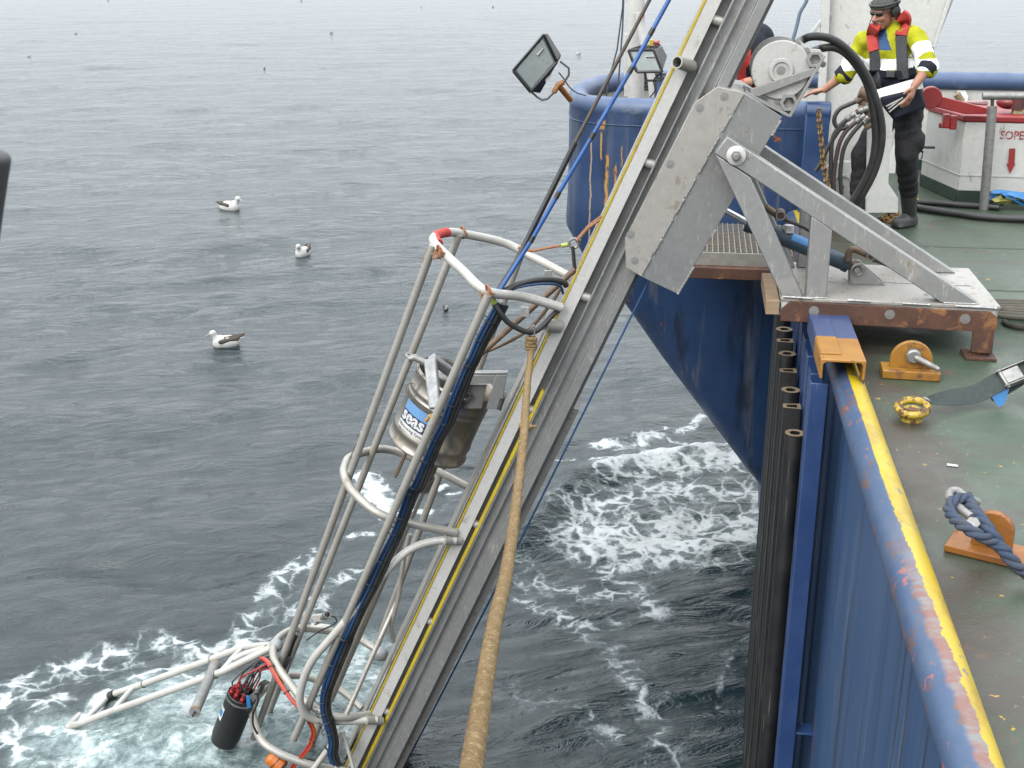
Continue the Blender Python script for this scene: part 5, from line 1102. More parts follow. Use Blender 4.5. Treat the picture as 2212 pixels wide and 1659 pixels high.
for lb, (qs, d) in zip(('black leads tied to the outer tube just above the red plugs', 'short black lead beside the bracket of the black canister', 'black leads running behind the outrigger hinge'), ((((700, 560), (650, 640), (610, 720), (590, 800)), .2), (((480, 800), (430, 830), (400, 900), (360, 930)), .1), (((760, 330), (720, 430), (690, 520), (650, 640)), .25))):
    mb = MB()
    for o_ in (0, .015, .03): mb.tube(smooth([cg(q, d + o_) + CN * o_ for q in Q4(*qs)], 4), .008, 7)
    solo('tape_wrapped_lead', mb, m_hose, lb, 'cable', 'black leads on the lower frame')
# ============================================================ WHITE GANTRY LEG AND HOSES BEHIND THE PEDESTAL
ga = thing('gantry_leg', (1.4, 10.6, DECK), 'broad white plated gantry leg rising behind the deckhand', 'gantry leg')
YG = 10.75
pg = ats(R2((600, -120), (1690, -120), (1640, 0), (1480, 400), (1300, 900), (1120, 1240), (1110, 1700), (520, 1700), (530, 1400)), YG)
mb = MB(); mb.prism(pg, (0, .16, 0)); part('side_plate', mb, m_white, ga, .006)
mb = MB(); mb.prism(ats(R2((585, -120), (650, -120), (560, 1700), (505, 1700)), YG - .09), (0, .088, 0)); part('edge_flange', mb, m_white, ga, .004)
mb = MB(); mb.prism(ats(R2((1625, -120), (1660, -120), (1490, 390), (1465, 380)), YG - .03), (0, .028, 0)); part('edge_flange', mb, m_white, ga, .003)
mb = MB(); mb.prism(ats(R2((470, 280), (590, 130), (650, 95), (655, 125), (600, 165), (500, 285)), YG - .05), (0, .04, 0)); part('bracket_arm', mb, m_white, ga, .004)
YGP = 9.55
mb = MB(); mb.prism(ats(R2((1040, 830), (1150, 965), (1110, 1480), (1190, 1600), (1190, 1720), (930, 1720), (945, 1100), (960, 900)), YGP), (0, .05, 0)); part('front_web', mb, m_white, ga, .004)
sc_ = at(R2((740, 1490))[0], 10.3)
mb = MB(); mb.lathe([(0, 0), (.20, 0), (.215, .01), (.215, .05), (0, .05)], sc_ + V((0, 0, -.02)), (0, 1, 0), 40); part('sheave', mb, m_white, ga)
mb = MB(); mb.lathe([(.085, -.012), (.10, -.012), (.10, .0), (.085, .0)], sc_ + V((0, 0, -.02)), (0, 1, 0), 30); part('sheave_ring', mb, m_white, ga); mb = MB(); mb.cyl(sc_ + V((0, -.012, -.02)), sc_ + V((0, 0, -.02)), .016, 14); part('sheave_pin', mb, m_rust, ga)
# big winch hoses
YH = 7.3
for k, (qs, lb) in enumerate(((((400, 335), (470, 300), (560, 295), (650, 315), (750, 375), (850, 475), (930, 600), (985, 730), (1035, 880), (1060, 1040), (1050, 1200), (1000, 1380), (920, 1540), (840, 1660)), 'outer ribbed black hydraulic hose arching from the winch down behind the pedestal'),
                              (((530, 405), (600, 385), (680, 385), (760, 425), (850, 520), (930, 650), (975, 800), (1000, 960), (1010, 1130), (980, 1320), (900, 1500), (800, 1659), (740, 1740)), 'inner ribbed black hydraulic hose arching from the winch down behind the pedestal'))):
    pts = [at(q, YH + .05 * k + (.25 * i / len(qs) if k == 0 else .2 * i / len(qs))) for i, q in enumerate(R2(*qs))]
    pts = [at(R2((360, 360) if k == 0 else (480, 430))[0], 7.0)] + pts
    sp_ = smooth(pts, 16); mb = MB(); mb.tube(sp_, [.0225 * (1 + .045 * (i % 2)) for i in range(len(sp_))], 12); solo('hydraulic_hose', mb, m_hose, lb, 'hose', 'hydraulic hoses', sharp=75)
# fittings manifold with smaller hoses
mf = thing('hose_manifold', tuple(at(R2((920, 900))[0], 9.4)), 'rust brown pipe manifold with bright hose couplings beside the white gantry leg', 'manifold')
YM = 9.4
for qs, r in ((((880, 740), (930, 760), (960, 790)), .038), (((850, 820), (900, 790), (960, 750)), .022), (((880, 880), (930, 850), (975, 830)), .026), (((900, 820), (940, 880), (970, 960)), .026), (((850, 910), (960, 850)), .018), (((940, 960), (985, 930)), .026), (((920, 1030), (990, 990)), .024)):
    mb = MB(); mb.tube([at(q, YM) for q in R2(*qs)], r * 1.15, 12); part('pipe_fitting', mb, m_rust_lt, mf)
for q0, q1 in (((770, 965), (840, 920)), ((845, 985), (915, 935)), ((870, 900), (950, 870)), ((915, 975), (950, 945))):
    a, b = at(R2(q0)[0], YM - .03), at(R2(q1)[0], YM - .03); mb = MB(); L_ = (b - a).length; mb.lathe([(0, 0), (.022, 0), (.026, .01), (.026, L_ * .45), (.019, L_ * .5), (.024, L_ * .6), (.024, L_), (0, L_)], a, b - a, 12); part('coupling', mb, m_zinc, mf)
hl = ['small black hose curling tightly under the rusty manifold', 'black hose dropping from the manifold nearest the rusty chain', 'brownish hose dropping from the lower manifold coupling', 'dark hose dropping from the manifold past the white sheave', 'black hose bending left from the manifold towards the deck edge']
for lb, qs, mt in zip(hl, (((850, 820), (780, 850), (720, 880), (680, 940), (680, 1000), (720, 1040), (790, 1020)), ((775, 965), (700, 1040), (660, 1130), (650, 1250), (645, 1400), (640, 1520)), ((850, 985), (770, 1060), (720, 1150), (690, 1280), (670, 1420), (672, 1540)), ((910, 980), (820, 1080), (760, 1180), (735, 1290), (725, 1430), (735, 1570)), ((770, 970), (680, 1100), (620, 1200), (570, 1310), (525, 1380))), (m_hose, m_hose, m_rust_lt, m_hose, m_hose)):
    mb = MB(); mb.tube(smooth([at(q, YM - .05) for q in R2(*qs)], 6), .0165, 10)
    if mt is m_rust_lt: mt = worn('maroon_hose', (.055, .03, .03), (.075, .04, .037), 9, (.5, .7))
    solo('manifold_hose', mb, mt, lb, 'hose', 'hoses on the manifold')
# rusty yellow chain
chn = thing('hanging_chain', tuple(at(R2((610, 1480))[0], 9.2)), 'rusty yellow link chain hanging beside the gantry leg', 'chain')
lk = MB(); pts = []
for i in range(20):
    a = 2 * math.pi * i / 20; pts.append(V((.015 * math.cos(a), 0, .015 * math.sin(a) + (.014 if math.sin(a) > 0 else -.014))))
lk.tube(pts, .0068, 7, closed=True); me_l = make_mesh('link', lk, sharp=80); me_l.materials.append(worn('rusty_yellow_chain', (.40, .22, .03), (.22, .10, .025), 30, (.6, .8), 0, spots=((.09, .04, .02), 25, .52, .1, (1, 1, 1))))
cp = smooth([at(q, 9.2) for q in R2((550, 905), (560, 1040), (575, 1180), (585, 1300), (600, 1400), (620, 1490), (640, 1600))], 20)
acc, nxt = 0.0, 0.0; kk = 0
for a, b in zip(cp[:-1], cp[1:]):
    acc += (b - a).length
    if acc >= nxt:
        o = put('link', me_l, chn, b, (b - a), up=V((1, .6, 0)) if kk % 2 else V((-.6, 1, 0))); kk += 1; nxt += .044
# second chain heap on deck
hp_ = thing('chain_heap', tuple(on(R4((1160, 430))[0])), 'small heap of rusty chain lying on the green deck by the boot', 'chain')
hc = on(R4((1165, 440))[0])
for i in range(46):
    r_, a = .10 * math.sqrt(random.random()), random.uniform(0, 6.28); p = hc + V((r_ * math.cos(a), r_ * math.sin(a) * 1.2, .012 + .09 * (1 - r_ / .10) * random.random()))
    put('link', me_l, hp_, p, V((random.uniform(-1, 1), random.uniform(-1, 1), random.uniform(-.5, .5))), up=V((random.uniform(-1, 1), .3, 1)))

# ============================================================ AFT DECK GEAR
bx = thing('deck_locker', (2.75, 11.8, DECK), 'white steel deck locker with red lid, stencilled SOPE and a red arrow', 'locker')
fl_ = on(R8((520, 1450))[0]); bl_ = on(R8((350, 1370))[0]); YL = fl_.y
XL0 = fl_.x; ZB = 3.5; ZL = at(R8((560, 560))[0], YL).z
back = V((bl_.x - fl_.x, bl_.y - fl_.y, 0)); back = back.normalized() * .85
wd = 1.6
poly = [V((XL0, YL, ZB)), V((XL0 + wd, YL - .06, ZB)), V((XL0 + wd, YL - .06, ZB)) + back, V((XL0, YL, ZB)) + back]
mb = MB(); mb.prism([p + V((0, 0, .10)) for p in poly], (0, 0, ZL - ZB - .10)); part('body', mb, m_white, bx, .01)
mb = MB(); c = sum(poly, V((0, 0, 0))) / 4
mb.prism([p + (p - c) * .004 for p in poly], (0, 0, .115)); part('plinth', mb, m_green_dk, bx, .008)
mb = MB(); mb.prism([p + (p - c) * .03 + V((0, 0, ZL - ZB + .002)) for p in poly], (0, 0, .055)); part('lid', mb, m_red, bx, .012)
for q in R8((445, 555), (520, 570)):
    p = at(q, YL - .02); mb = MB(); mb.box(p + V((-.02, .02, 0)), .06, .08, .12); part('hinge', mb, m_red, bx, .01)
mb = MB(); p = at(R8((405, 600))[0], YL + .15); mb.box(p, .11, .05, .045); part('hinge', mb, m_red, bx, .008)
mb = MB(); mb.bar(V((XL0 - .002, YL - .004, 3.745)), V((XL0 + wd, YL - .064, 3.745)), .006, .01); mb.bar(V((XL0 - .004, YL, 3.745)), V((XL0 - .004, YL, 3.745)) + back, .006, .01); part('seam_bead', mb, m_white, bx)
tq = at(R8((1005, 748))[0], YL - .012); tq.y = YL - .0375 * (tq.x - XL0) - .006; hgt = at(R8((1005, 655))[0], YL).z - tq.z
part('lettering', text_geo('SOPEP', hgt * 1.42, lambda x, y: V((tq.x + x * .86, tq.y + .002 - (x * .86) * .0375, tq.z + y)), .0018), m_stencil, bx)
aq = ats(R8((1115, 855), (1180, 855), (1170, 1022), (1182, 1022), (1120, 1132), (1083, 1022), (1100, 1022)), YL - .032)
mb = MB(); mb.prism(aq, (0, .004, 0)); part('arrow', mb, m_stencil if False else m_red, bx)
# red lever arm across the locker
lv = thing('red_lever', tuple(at(R8((240, 290))[0], YL - .1)), 'bright red steel lever arm with round boss reaching over the locker', 'lever')
mb = MB(); mb.prism(ats(R8((250, 250), (870, 410), (870, 475), (620, 478), (330, 405), (215, 385)), YL - .10), (0, .05, 0)); part('arm', mb, m_red, lv, .006)
p = at(R8((248, 292))[0], YL - .10); mb = MB(); mb.lathe([(0, -.02), (.085, -.02), (.092, -.012), (.092, .06), (0, .06)], p, (0, 1, 0), 30); mb.lathe([(0, -.0), (.06, -.0), (.06, .10), (0, .1)], p + V((-.05, -.01, -.0)), (0, 1, 0), 24); part('boss', mb, m_red, lv)
# bits lying on the locker
it = thing('paint_roll', tuple(at(R8((560, 290))[0], 12.5)), 'pale rolled sheet standing up behind the red lever', 'roll')
mb = MB(); mb.cyl(at(R8((590, 340))[0], 12.4), at(R8((530, 250))[0], 12.4), .035, 14); part('roll_body', mb, m_wood, it)
mb = MB(); mb.prism(ats(R8((610, 345), (880, 325), (880, 385), (720, 372)), YL + .35), (0, .10, 0)); solo('wrapped_bundle', mb, worn('checked_cloth', (.50, .42, .40), (.42, .16, .15), 60, (.8, .9)), 'pale red checked wrapped bundle lying on the locker lid', 'bundle', bevel=.015)
mb = MB(); c = at(R8((1110, 345))[0], YL + .25); mb.ell(c, .11, .10, .06); mb.cyl(c + V((.06, -.05, -.05)), c + V((.06, -.05, .07)), .07, 16); solo('pump_head', mb, [worn('red_black_pump', (.30, .02, .02), (.03, .03, .03), 7, (.4, .6))], 'red and black pump head lying on the locker lid', 'pump')
mb = MB(); mb.box(at(R8((1245, 420))[0], YL + .2), .14, .10, .16); solo('paint_tin', mb, worn('printed_carton', (.50, .48, .20), (.10, .12, .3), 9, (.5, .7)), 'small printed carton on the right of the locker lid', 'carton', bevel=.004)
# T-shaped pipe stand
ts = thing('pipe_stand', tuple(on(R8((828, 1530))[0])), 'galvanised T shaped pipe stand before the white locker', 'pipe stand')
f0 = on(R8((828, 1532))[0]); YT = f0.y
mb = MB(); t_ = at(R8((925, 385))[0], YT); t_ = V((t_.x, t_.y, t_.z)); mb.tube([f0 + V((0, 0, .002)), t_], .040, 16); part('upright', mb, m_zinc, ts)
mb = MB(); a, b = at(R8((815, 278))[0], YT), at(R8((1275, 278))[0], YT); mb.tube([a, b + (b - a) * .25], .030, 14); part('crossbar', mb, m_zinc, ts)
mb = MB(); mb.tube([t_ - V((0, 0, .02)), at(R8((928, 290))[0], YT)], .014, 10); part('spigot', mb, m_rust, ts)
# hoses, strap heap and rope coils on deck
mb = MB(); mb.tube(smooth([on(q, DECK + .028) for q in R8((80, 1445), (300, 1455), (520, 1475), (780, 1490), (1000, 1510))], 6), .026, 10); dh_ = solo('deck_hose', mb, m_hose, 'black hose with yellow end lying along the locker plinth', 'hose')
mb = MB(); p = on(R8((75, 1440))[0], DECK + .03); mb.box(p, .05, .05, .06); part('end_cap', mb, m_yellow, dh_, .01)
mb = MB(); mb.tube(smooth([on(q, DECK + .032) for q in R8((50, 1500), (250, 1535), (500, 1570), (800, 1610), (1100, 1630), (1400, 1640))], 6), .030, 10); solo('deck_hose', mb, m_hose, 'long black hose curving across the open green deck', 'hose')
cs = on(R8((1080, 1530))[0])
for k, (mt, lb) in enumerate(((m_bluetape, 'crumpled bright blue lashing strap heaped at the foot of the pipe stand'), (worn('faded_yellow_strap', (.42, .40, .10), (.30, .29, .08), 12, (.7, .9)), 'faded yellow lashing strap heaped over the blue one'), (m_strap, 'dark strap buckle end under the blue and yellow straps'))):
    mb = MB(); pts = []
    for i in range(9):
        a = i * 1.9 + k * 2; pts.append(cs + V((-.25 + .5 * random.random() + .12 * k, -.05 + .12 * random.random(), .02 + .11 * abs(math.sin(a)) * (1.2 - k * .3))))
    mb.ribbon(smooth(pts, 6), V((.1, -.5, .85)), .05, .004); solo('lashing_strap', mb, mt, lb, 'strap', sharp=70)
rcs = []
for k in range(4):
    c = on(R4((2280, 1150 + 22 * k))[0], DECK + .02 + .012 * k); rcs += [c + V((.34 * math.cos(a) * (1 - .05 * k), .13 * math.sin(a), .004 * i)) for i, a in enumerate(np.linspace(0, 5.9, 12))]
mb = MB(); mb.tube(smooth(rcs, 3), .016, 9); solo('rope_coil', mb, worn('dirty_rope', (.085, .075, .055), (.12, .105, .08), 30, (.85, .95)), 'coil of dirty brown rope on deck beside the pedestal', 'rope', sharp=80)
mb = MB(); mb.tube(smooth([on(q, DECK + .018) for q in R4((2260, 1195), (2110, 1195), (2055, 1225), (2075, 1260), (2160, 1285), (2290, 1290))], 6), .016, 9); solo('rope_bight', mb, worn('dirty_rope_bight', (.075, .065, .05), (.11, .095, .07), 30, (.85, .95)), 'single loop of dirty rope lying clear of the coil', 'rope', sharp=80)
# dark drum shape and mooring bitts behind the deckhand
bi = thing('mooring_bollard', tuple(on(R8((190, 1080))[0])), 'low dark green bollard with yellow cap behind the deckhand', 'bollard')
c = on(R8((175, 1090))[0]); mb = MB(); mb.lathe([(0, 0), (.14, 0), (.14, .02), (.10, .03), (.09, .16), (.11, .18), (0, .20)], c + V((0, .15, 0)), (0, 0, 1), 20); part('post', mb, m_green_dk, bi)
mb = MB(); mb.lathe([(0, 0), (.035, 0), (.035, .64), (0, .64)], c + V((-.10, .4, 0)), (0, 0, 1), 14); part('pipe', mb, m_dkgrey, bi)
mb = MB(); mb.lathe([(0, 0), (.10, 0), (.12, .015), (.03, .04), (0, .04)], c + V((-.03, .4, .64)), (0, 0, 1), 18); part('yellow_cap', mb, m_yellow, bi)
mb = MB(); c2 = at(R8((140, 840))[0], 11.6); mb.bar(c2 + V((-.1, 0, 0)), c2 + V((.12, 0, 0)), .05, .02); part('cleat_horn', mb, m_dkgrey, bi, .006)

# ============================================================ FLOODLIGHTS AND MAST ON THE QUARTER
def floodlight(name, label, face, faceY, back, backY, glass_in=.16):
    fq = [at(q, y) for q, y in zip(face, faceY)]; bq = [at(q, y) for q, y in zip(back, backY)]
    cen = sum(fq, V((0, 0, 0))) / 4; o = thing(name, tuple(cen), label, 'floodlight', 'floodlights on the quarter')
    mb = MB(); mb.hexa(fq, bq); part('housing', mb, m_black, o, .012)
    nrm_ = (fq[1] - fq[0]).cross(fq[2] - fq[0]).normalized()
    if nrm_.y > 0: nrm_ = -nrm_
    gl = [cen + (p - cen) * (1 - glass_in) + nrm_ * .004 for p in fq]
    mb = MB(); mb.add(gl, [(0, 1, 2, 3)]); part('reflector', mb, m_reflector, o)
    rim = [p + nrm_ * .006 for p in fq]; mb = MB()
    for i in range(4): mb.bar(rim[i], rim[(i + 1) % 4], .020, .022, nrm_)
    part('bezel', mb, m_black, o, .005)
    g2 = [cen + (p - cen) * (1 - glass_in * .6) + nrm_ * .010 for p in fq]; mb = MB(); mb.add(g2, [(0, 1, 2, 3)]); g = part('glass', mb, m_clear, o)
    mb = MB(); t_ = (gl[1] - gl[0]).normalized(); mb.cyl(cen + (gl[1] - cen) * .45 - t_ * .02 + nrm_ * .006, cen + (gl[1] - cen) * .45 + t_ * .05 + nrm_ * .006, .010, 10); part('lamp_tube', mb, m_zinc, o)
    mb = MB()
    for i in range(6): a = fq[0].lerp(fq[1], .1 + .16 * i); b = bq[0].lerp(bq[1], .1 + .16 * i); mb.bar(a + (a - cen) * .04, b + (b - cen) * .04, .008, .014)
    part('cooling_fin', mb, m_black, o)
    return o, fq, bq, nrm_
s = NT('lamp_front_glass'); s.set(col=(.85, .9, .9), rough=.03); s.b.inputs['Transmission Weight'].default_value = .9; s.b.inputs['IOR'].default_value = 1.45; m_clear = s.mat
o, fq, bq, nn = floodlight('floodlight', 'tilted black floodlight on a rusty arm at the corner of the quarter', R1((150, 565), (400, 272), (505, 495), (292, 738)), (9.85, 9.9, 9.97, 9.92), R1((235, 520), (428, 258), (545, 440), (372, 752)), (10.02, 10.04, 10.06, 10.06))
mb = MB(); mb.tube([at(q, 10.0) for q in R1((530, 490), (600, 545), (600, 600), (570, 645), (545, 665))], .009, 8); mb.tube([at(q, 9.97) for q in R1((300, 735), (345, 775), (385, 800), (430, 790), (480, 740))], .009, 8); part('yoke', mb, m_dkgrey, o)
mb = MB(); a, b = at(R1((515, 680))[0], 10.0), at(R1((615, 800))[0], 10.15); mb.tube([a, b], .024, 12); mb.tube([at(R1((480, 740))[0], 9.98), a, at(R1((560, 655))[0], 10.0)], .022, 10); part('rusty_arm', mb, m_orange_pad, o)
mb = MB(); mb.tube(smooth([at(q, 10.02) for q in R1((520, 580), (560, 630), (600, 690), (660, 740), (740, 765))], 4), .006, 6); part('flex', mb, m_hose, o)
mb = MB(); mb.add([p + nn * .002 for p in ats(R1((412, 635), (455, 595), (460, 615), (415, 660)), 9.93)], [(0, 1, 2, 3)]); part('rating_label', mb, m_grey_tape, o)
o, fq, bq, nn = floodlight('floodlight', 'black floodlight facing the deck, beside the white mast', R1((1075, 400), (1280, 398), (1350, 575), (1142, 577)), (10.9, 10.9, 10.9, 10.9), R1((1165, 372), (1345, 362), (1392, 450), (1200, 520)), (11.12, 11.12, 11.12, 11.12))
mb = MB()
for q0, q1 in (((1210, 575), (1212, 640)), ((1340, 575), (1338, 650)), ((1205, 645), (1345, 645))): mb.bar(at(R1(q0)[0], 10.98), at(R1(q1)[0], 10.98), .02, .02)
part('yoke', mb, m_dkgrey, o, .003)
mb = MB(); mb.tube(smooth([at(q, 10.95) for q in R1((1330, 590), (1280, 640), (1290, 720), (1250, 775))], 4), .007, 7); part('flex', mb, m_hose, o)
pst = thing('lamp_post', (at(R1((1325, 760))[0], 11.0).x, 11.0, DECK), 'short blue grey post carrying the deck floodlight', 'post')
mb = MB(); tp = at(R1((1325, 650))[0], 11.0); mb.tube([(tp.x, 11.0, DECK), tp], .040, 16); part('pipe', mb, m_blue_lt, pst)
eb = thing('emergency_button', tuple(at(R1((1270, 345))[0], 11.05)), 'small yellow box with red push button above the deck floodlight', 'push button')
mb = MB(); mb.box(at(R1((1260, 342))[0], 11.05), .035, .04, .055); part('box', mb, m_yellow, eb, .004); mb = MB(); a = at(R1((1275, 343))[0], 11.05); mb.cyl(a, a + V((.05, 0, 0)), .016, 14); mb.cyl(a + V((.04, 0, 0)), a + V((.055, 0, 0)), .024, 14); part('button', mb, m_red, eb)
ms = thing('white_mast', (at(R1((1125, 700))[0], 11.7).x, 11.7, DECK), 'white steel mast standing inside the quarter bulwark', 'mast')
a, b = at(R1((1130, 900))[0], 11.7), at(R1((1135, -150))[0], 11.7)
mb = MB(); mb.tube([(a.x, 11.7, DECK), a, b], .085, 22); part('tube', mb, m_white, ms)
mb = MB(); mb.prism(ats(R1((1060, 30), (1080, 30), (1080, 190), (1062, 190)), 11.66), (0, .05, 0)); mb.prism(ats(R1((1042, 272), (1085, 262), (1068, 300), (1068, 690), (1100, 690), (1075, 700), (1075, 775), (1040, 775)), 11.66), (0, .04, 0)); part('ladder_rail', mb, m_white, ms, .003)
mb = MB(); mb.tube([at(q, 11.5) for q in R1((1150, 100), (1180, 250), (1260, 620), (1275, 770))], .038, 14); part('stay_tube', mb, m_white, ms)
mb = MB(); mb.prism(ats(R1((1175, 95), (1205, 95), (1205, 155), (1175, 155)), 11.44), (0, .01, 0)); part('signal_patch', mb, worn('red_white_stripe', (.55, .06, .05), (.7, .65, .62), 40, (.6, .8)), ms)
for k, qs in enumerate((((1035, -50), (1030, 60), (985, 400), (920, 640), (900, 770)), ((1040, -40), (1030, 220), (1010, 480), (995, 680)))):
    mb = MB(); mb.tube([at(q, 11.45) for q in R1(*qs)], .0075, 7); solo('rigging_wire', mb, m_dkgrey, ('slack' if k == 0 else 'straight') + ' dark rigging wire running down beside the white mast', 'wire')
cc_ = at(R1((1340, 690))[0], 12.0)
mb = MB()
for k in range(3): mb.ring(cc_ + V((0, 0, k * .035)), (0, .3, 1), .22, .014, 28, 8)
solo('grey_cable_coil', mb, m_dkgrey, 'coil of dark cable hung on the bulwark behind the deck floodlight', 'cable')
mb = MB(); mb.tube(smooth([at(q, 10.5) for q in R2((460, -60), (450, 10), (400, 100), (375, 200), (350, 290), (330, 340))], 5), .015, 9); solo('hanging_blue_rope', mb, worn('faded_blue_rope', (.14, .20, .27), (.19, .25, .31), 30, (.8, .9)), 'faded blue rope hanging down beside the gantry leg', 'rope', sharp=80)
# something dark standing out at the left, close by
q = [(0, 0)]
bo = thing('rail_post', tuple(at((-60, 520), .85)), 'dark grey rounded rail post head, close by and out of focus over open water', 'post')
pp = [at((-75, 900), .85), at((-50, 640), .85), at((-34, 470), .85), at((-24, 360), .85), at((-22, 320), .85)]
mb = MB(); mb.tube(smooth(pp, 5), [.0095 + .006 * i / 16 for i in range(17)] + [.0155, .0135, .010, .004], 20); part('head', mb, m_dkgrey, bo, sharp=60)
mb = MB(); mb.tube([pp[0], pp[0] + V((-.05, -.5, -.5)), V((.80, -1.5, DECK + .05))], .0095, 14); part('stem', mb, m_dkgrey, bo)
# ============================================================ PEOPLE
from mathutils.bvhtree import BVHTree
def bvh_of(me): return BVHTree.FromPolygons([v.co.copy() for v in me.vertices], [tuple(p.vertices) for p in me.polygons])
def hand(mb, wrist, direc, palm_n, size=1.0, curl=.35, thumb_side=1, spread=.018):
    d = V(direc).normalized(); n = V(palm_n); n = (n - d * n.dot(d)).normalized(); s_ = d.cross(n).normalized() * thumb_side
    c = V(wrist) + d * .045 * size
    mb.capsule(V(wrist), c + d * .03 * size, .026 * size, .036 * size, 12, 4, sq=.62, up=n)
    mb.ell(c + d * .012 * size, .040 * size, .047 * size, .019 * size, M((s_, d, n)).transposed())
    for k, (off, L) in enumerate(((.030, .070), (.010, .080), (-.011, .074), (-.031, .058))):
        b = c + d * .048 * size + s_ * off * size; d1 = (d + n * curl * .6 + s_ * off * 2.0).normalized(); d2 = (d + n * curl * 1.6 + s_ * off * 1.2).normalized()
        m_ = b + d1 * L * .55 * size; mb.capsule(b - d * .012, m_, .0098 * size, .0092 * size, 8, 3); mb.capsule(m_, m_ + d2 * L * .5 * size, .0092 * size, .0076 * size, 8, 3)
    b = c + s_ * .030 * size - d * .012 * size; m_ = b + (s_ * .75 + d * .65 + n * .2).normalized() * .040 * size
    mb.capsule(b, m_, .0135 * size, .011 * size, 8, 3); mb.capsule(m_, m_ + (s_ * .25 + d * .9 + n * .35).normalized() * .032 * size, .011 * size, .0085 * size, 8, 3)
def head(mb, c, f, up, k=1.0):
    f = V(f).normalized(); s_ = f.cross(V(up)).normalized(); u = s_.cross(f).normalized(); T = M((s_, f, u)).transposed()
    P = lambda x, y, z: V(c) + (s_ * x + f * y + u * z) * k
    mb.ell(P(0, -.012, .035), .076 * k, .096 * k, .092 * k, T); mb.ell(P(0, .018, -.035), .064 * k, .078 * k, .080 * k, T)
    mb.ell(P(0, .050, -.088), .040 * k, .038 * k, .030 * k, T); mb.ell(P(0, .082, .030), .052 * k, .018 * k, .014 * k, T)          # chin, brow
    mb.capsule(P(0, .092, .012), P(0, .120, -.026), .010 * k, .017 * k, 10, 4)                                                   # nose
    for sg in (-1, 1):
        mb.ell(P(.034 * sg, .072, -.022), .026 * k, .022 * k, .026 * k, T); mb.ell(P(.078 * sg, -.006, -.004), .012 * k, .022 * k, .034 * k, T); mb.ell(P(.016 * sg, .104, -.030), .010 * k, .012 * k, .009 * k, T)
    mb.ell(P(0, .088, -.058), .026 * k, .013 * k, .007 * k, T); mb.ell(P(0, .086, -.070), .022 * k, .012 * k, .007 * k, T)
    return P, T
pr = lambda q, y: at(R2(q)[0], y)
man = thing('person', (1.62, 9.86, DECK), 'person in yellow reflective shirt, red lifejacket and headset, one hand on the bulwark', 'person')
Hc = pr((1082, 95), 9.80); hf = V((-.70, -.62, -.26))
SR, SL = pr((915, 345), 9.96), pr((1335, 300), 9.76); ER, EL = pr((770, 590), 9.94), pr((1435, 540), 9.58)
WR, WL = pr((600, 722), 9.99), pr((1325, 690), 9.50); NK = pr((1130, 225), 9.88); CH = pr((1130, 420), 9.87); WA = pr((1190, 690), 9.88); PE = pr((1220, 850), 9.88)
HL, HRr = pr((1275, 900), 9.82), pr((1110, 900), 9.98); KL, KR = pr((1262, 1235), 9.78), pr((905, 1260), 10.02)
AL = on(R2((1283, 1735))[0], DECK + .09); AR = V((pr((872, 1640), 10.06).x, 10.06, DECK + .09))
shd = (SL - SR).normalized(); tup = (NK - PE).normalized(); tf_ = shd.cross(tup).normalized()
if tf_.y > 0: tf_ = -tf_
TT = M((shd, tf_, shd.cross(tf_))).transposed()
def torso(mb, g):
    mb.ell(CH, .185 + g, .120 + g, .20 + g, TT); mb.ell(CH.lerp(WA, .55) + tf_ * .015, .165 + g, .125 + g, .20 + g, TT); mb.ell(WA + tf_ * .01, .160 + g, .122 + g, .14 + g, TT)
    mb.capsule(SR.lerp(SL, .06), SR.lerp(SL, .94), .072 + g, .072 + g); mb.capsule(NK.lerp(SR, .25), NK.lerp(SL, .25), .060 + g, .060 + g)
mb = MB(); torso(mb, 0); mb.ell(PE, .165, .12, .12, TT)
P, T = head(mb, Hc, hf, (0.05, 0, 1), 1.02)
mb.capsule(Hc - V((0, -.03, .07)), NK, .058, .066)
for a, b, r0, r1 in ((SR, ER, .056, .045), (ER, WR, .044, .029), (SL, EL, .056, .045), (EL, WL, .045, .029), (HL, KL, .085, .060), (KL, AL, .058, .040), (HRr, KR, .085, .060), (KR, AR, .058, .040)): mb.capsule(a, b, r0, r1)
for A in (AL, AR): mb.capsule(A, A + V((-.10, -.08, -.05)), .040, .035)
hand(mb, WR, pr((430, 765), 10.03) - WR, (0, -.1, -1), 1.02, .25, -1); hand(mb, WL, pr((1275, 815), 9.47) - WL, (-.75, .5, 0), 1.05, .45, -1)
me = remeshed(mb, .0062, 3)
place_mesh('body', me, m_skin, man)
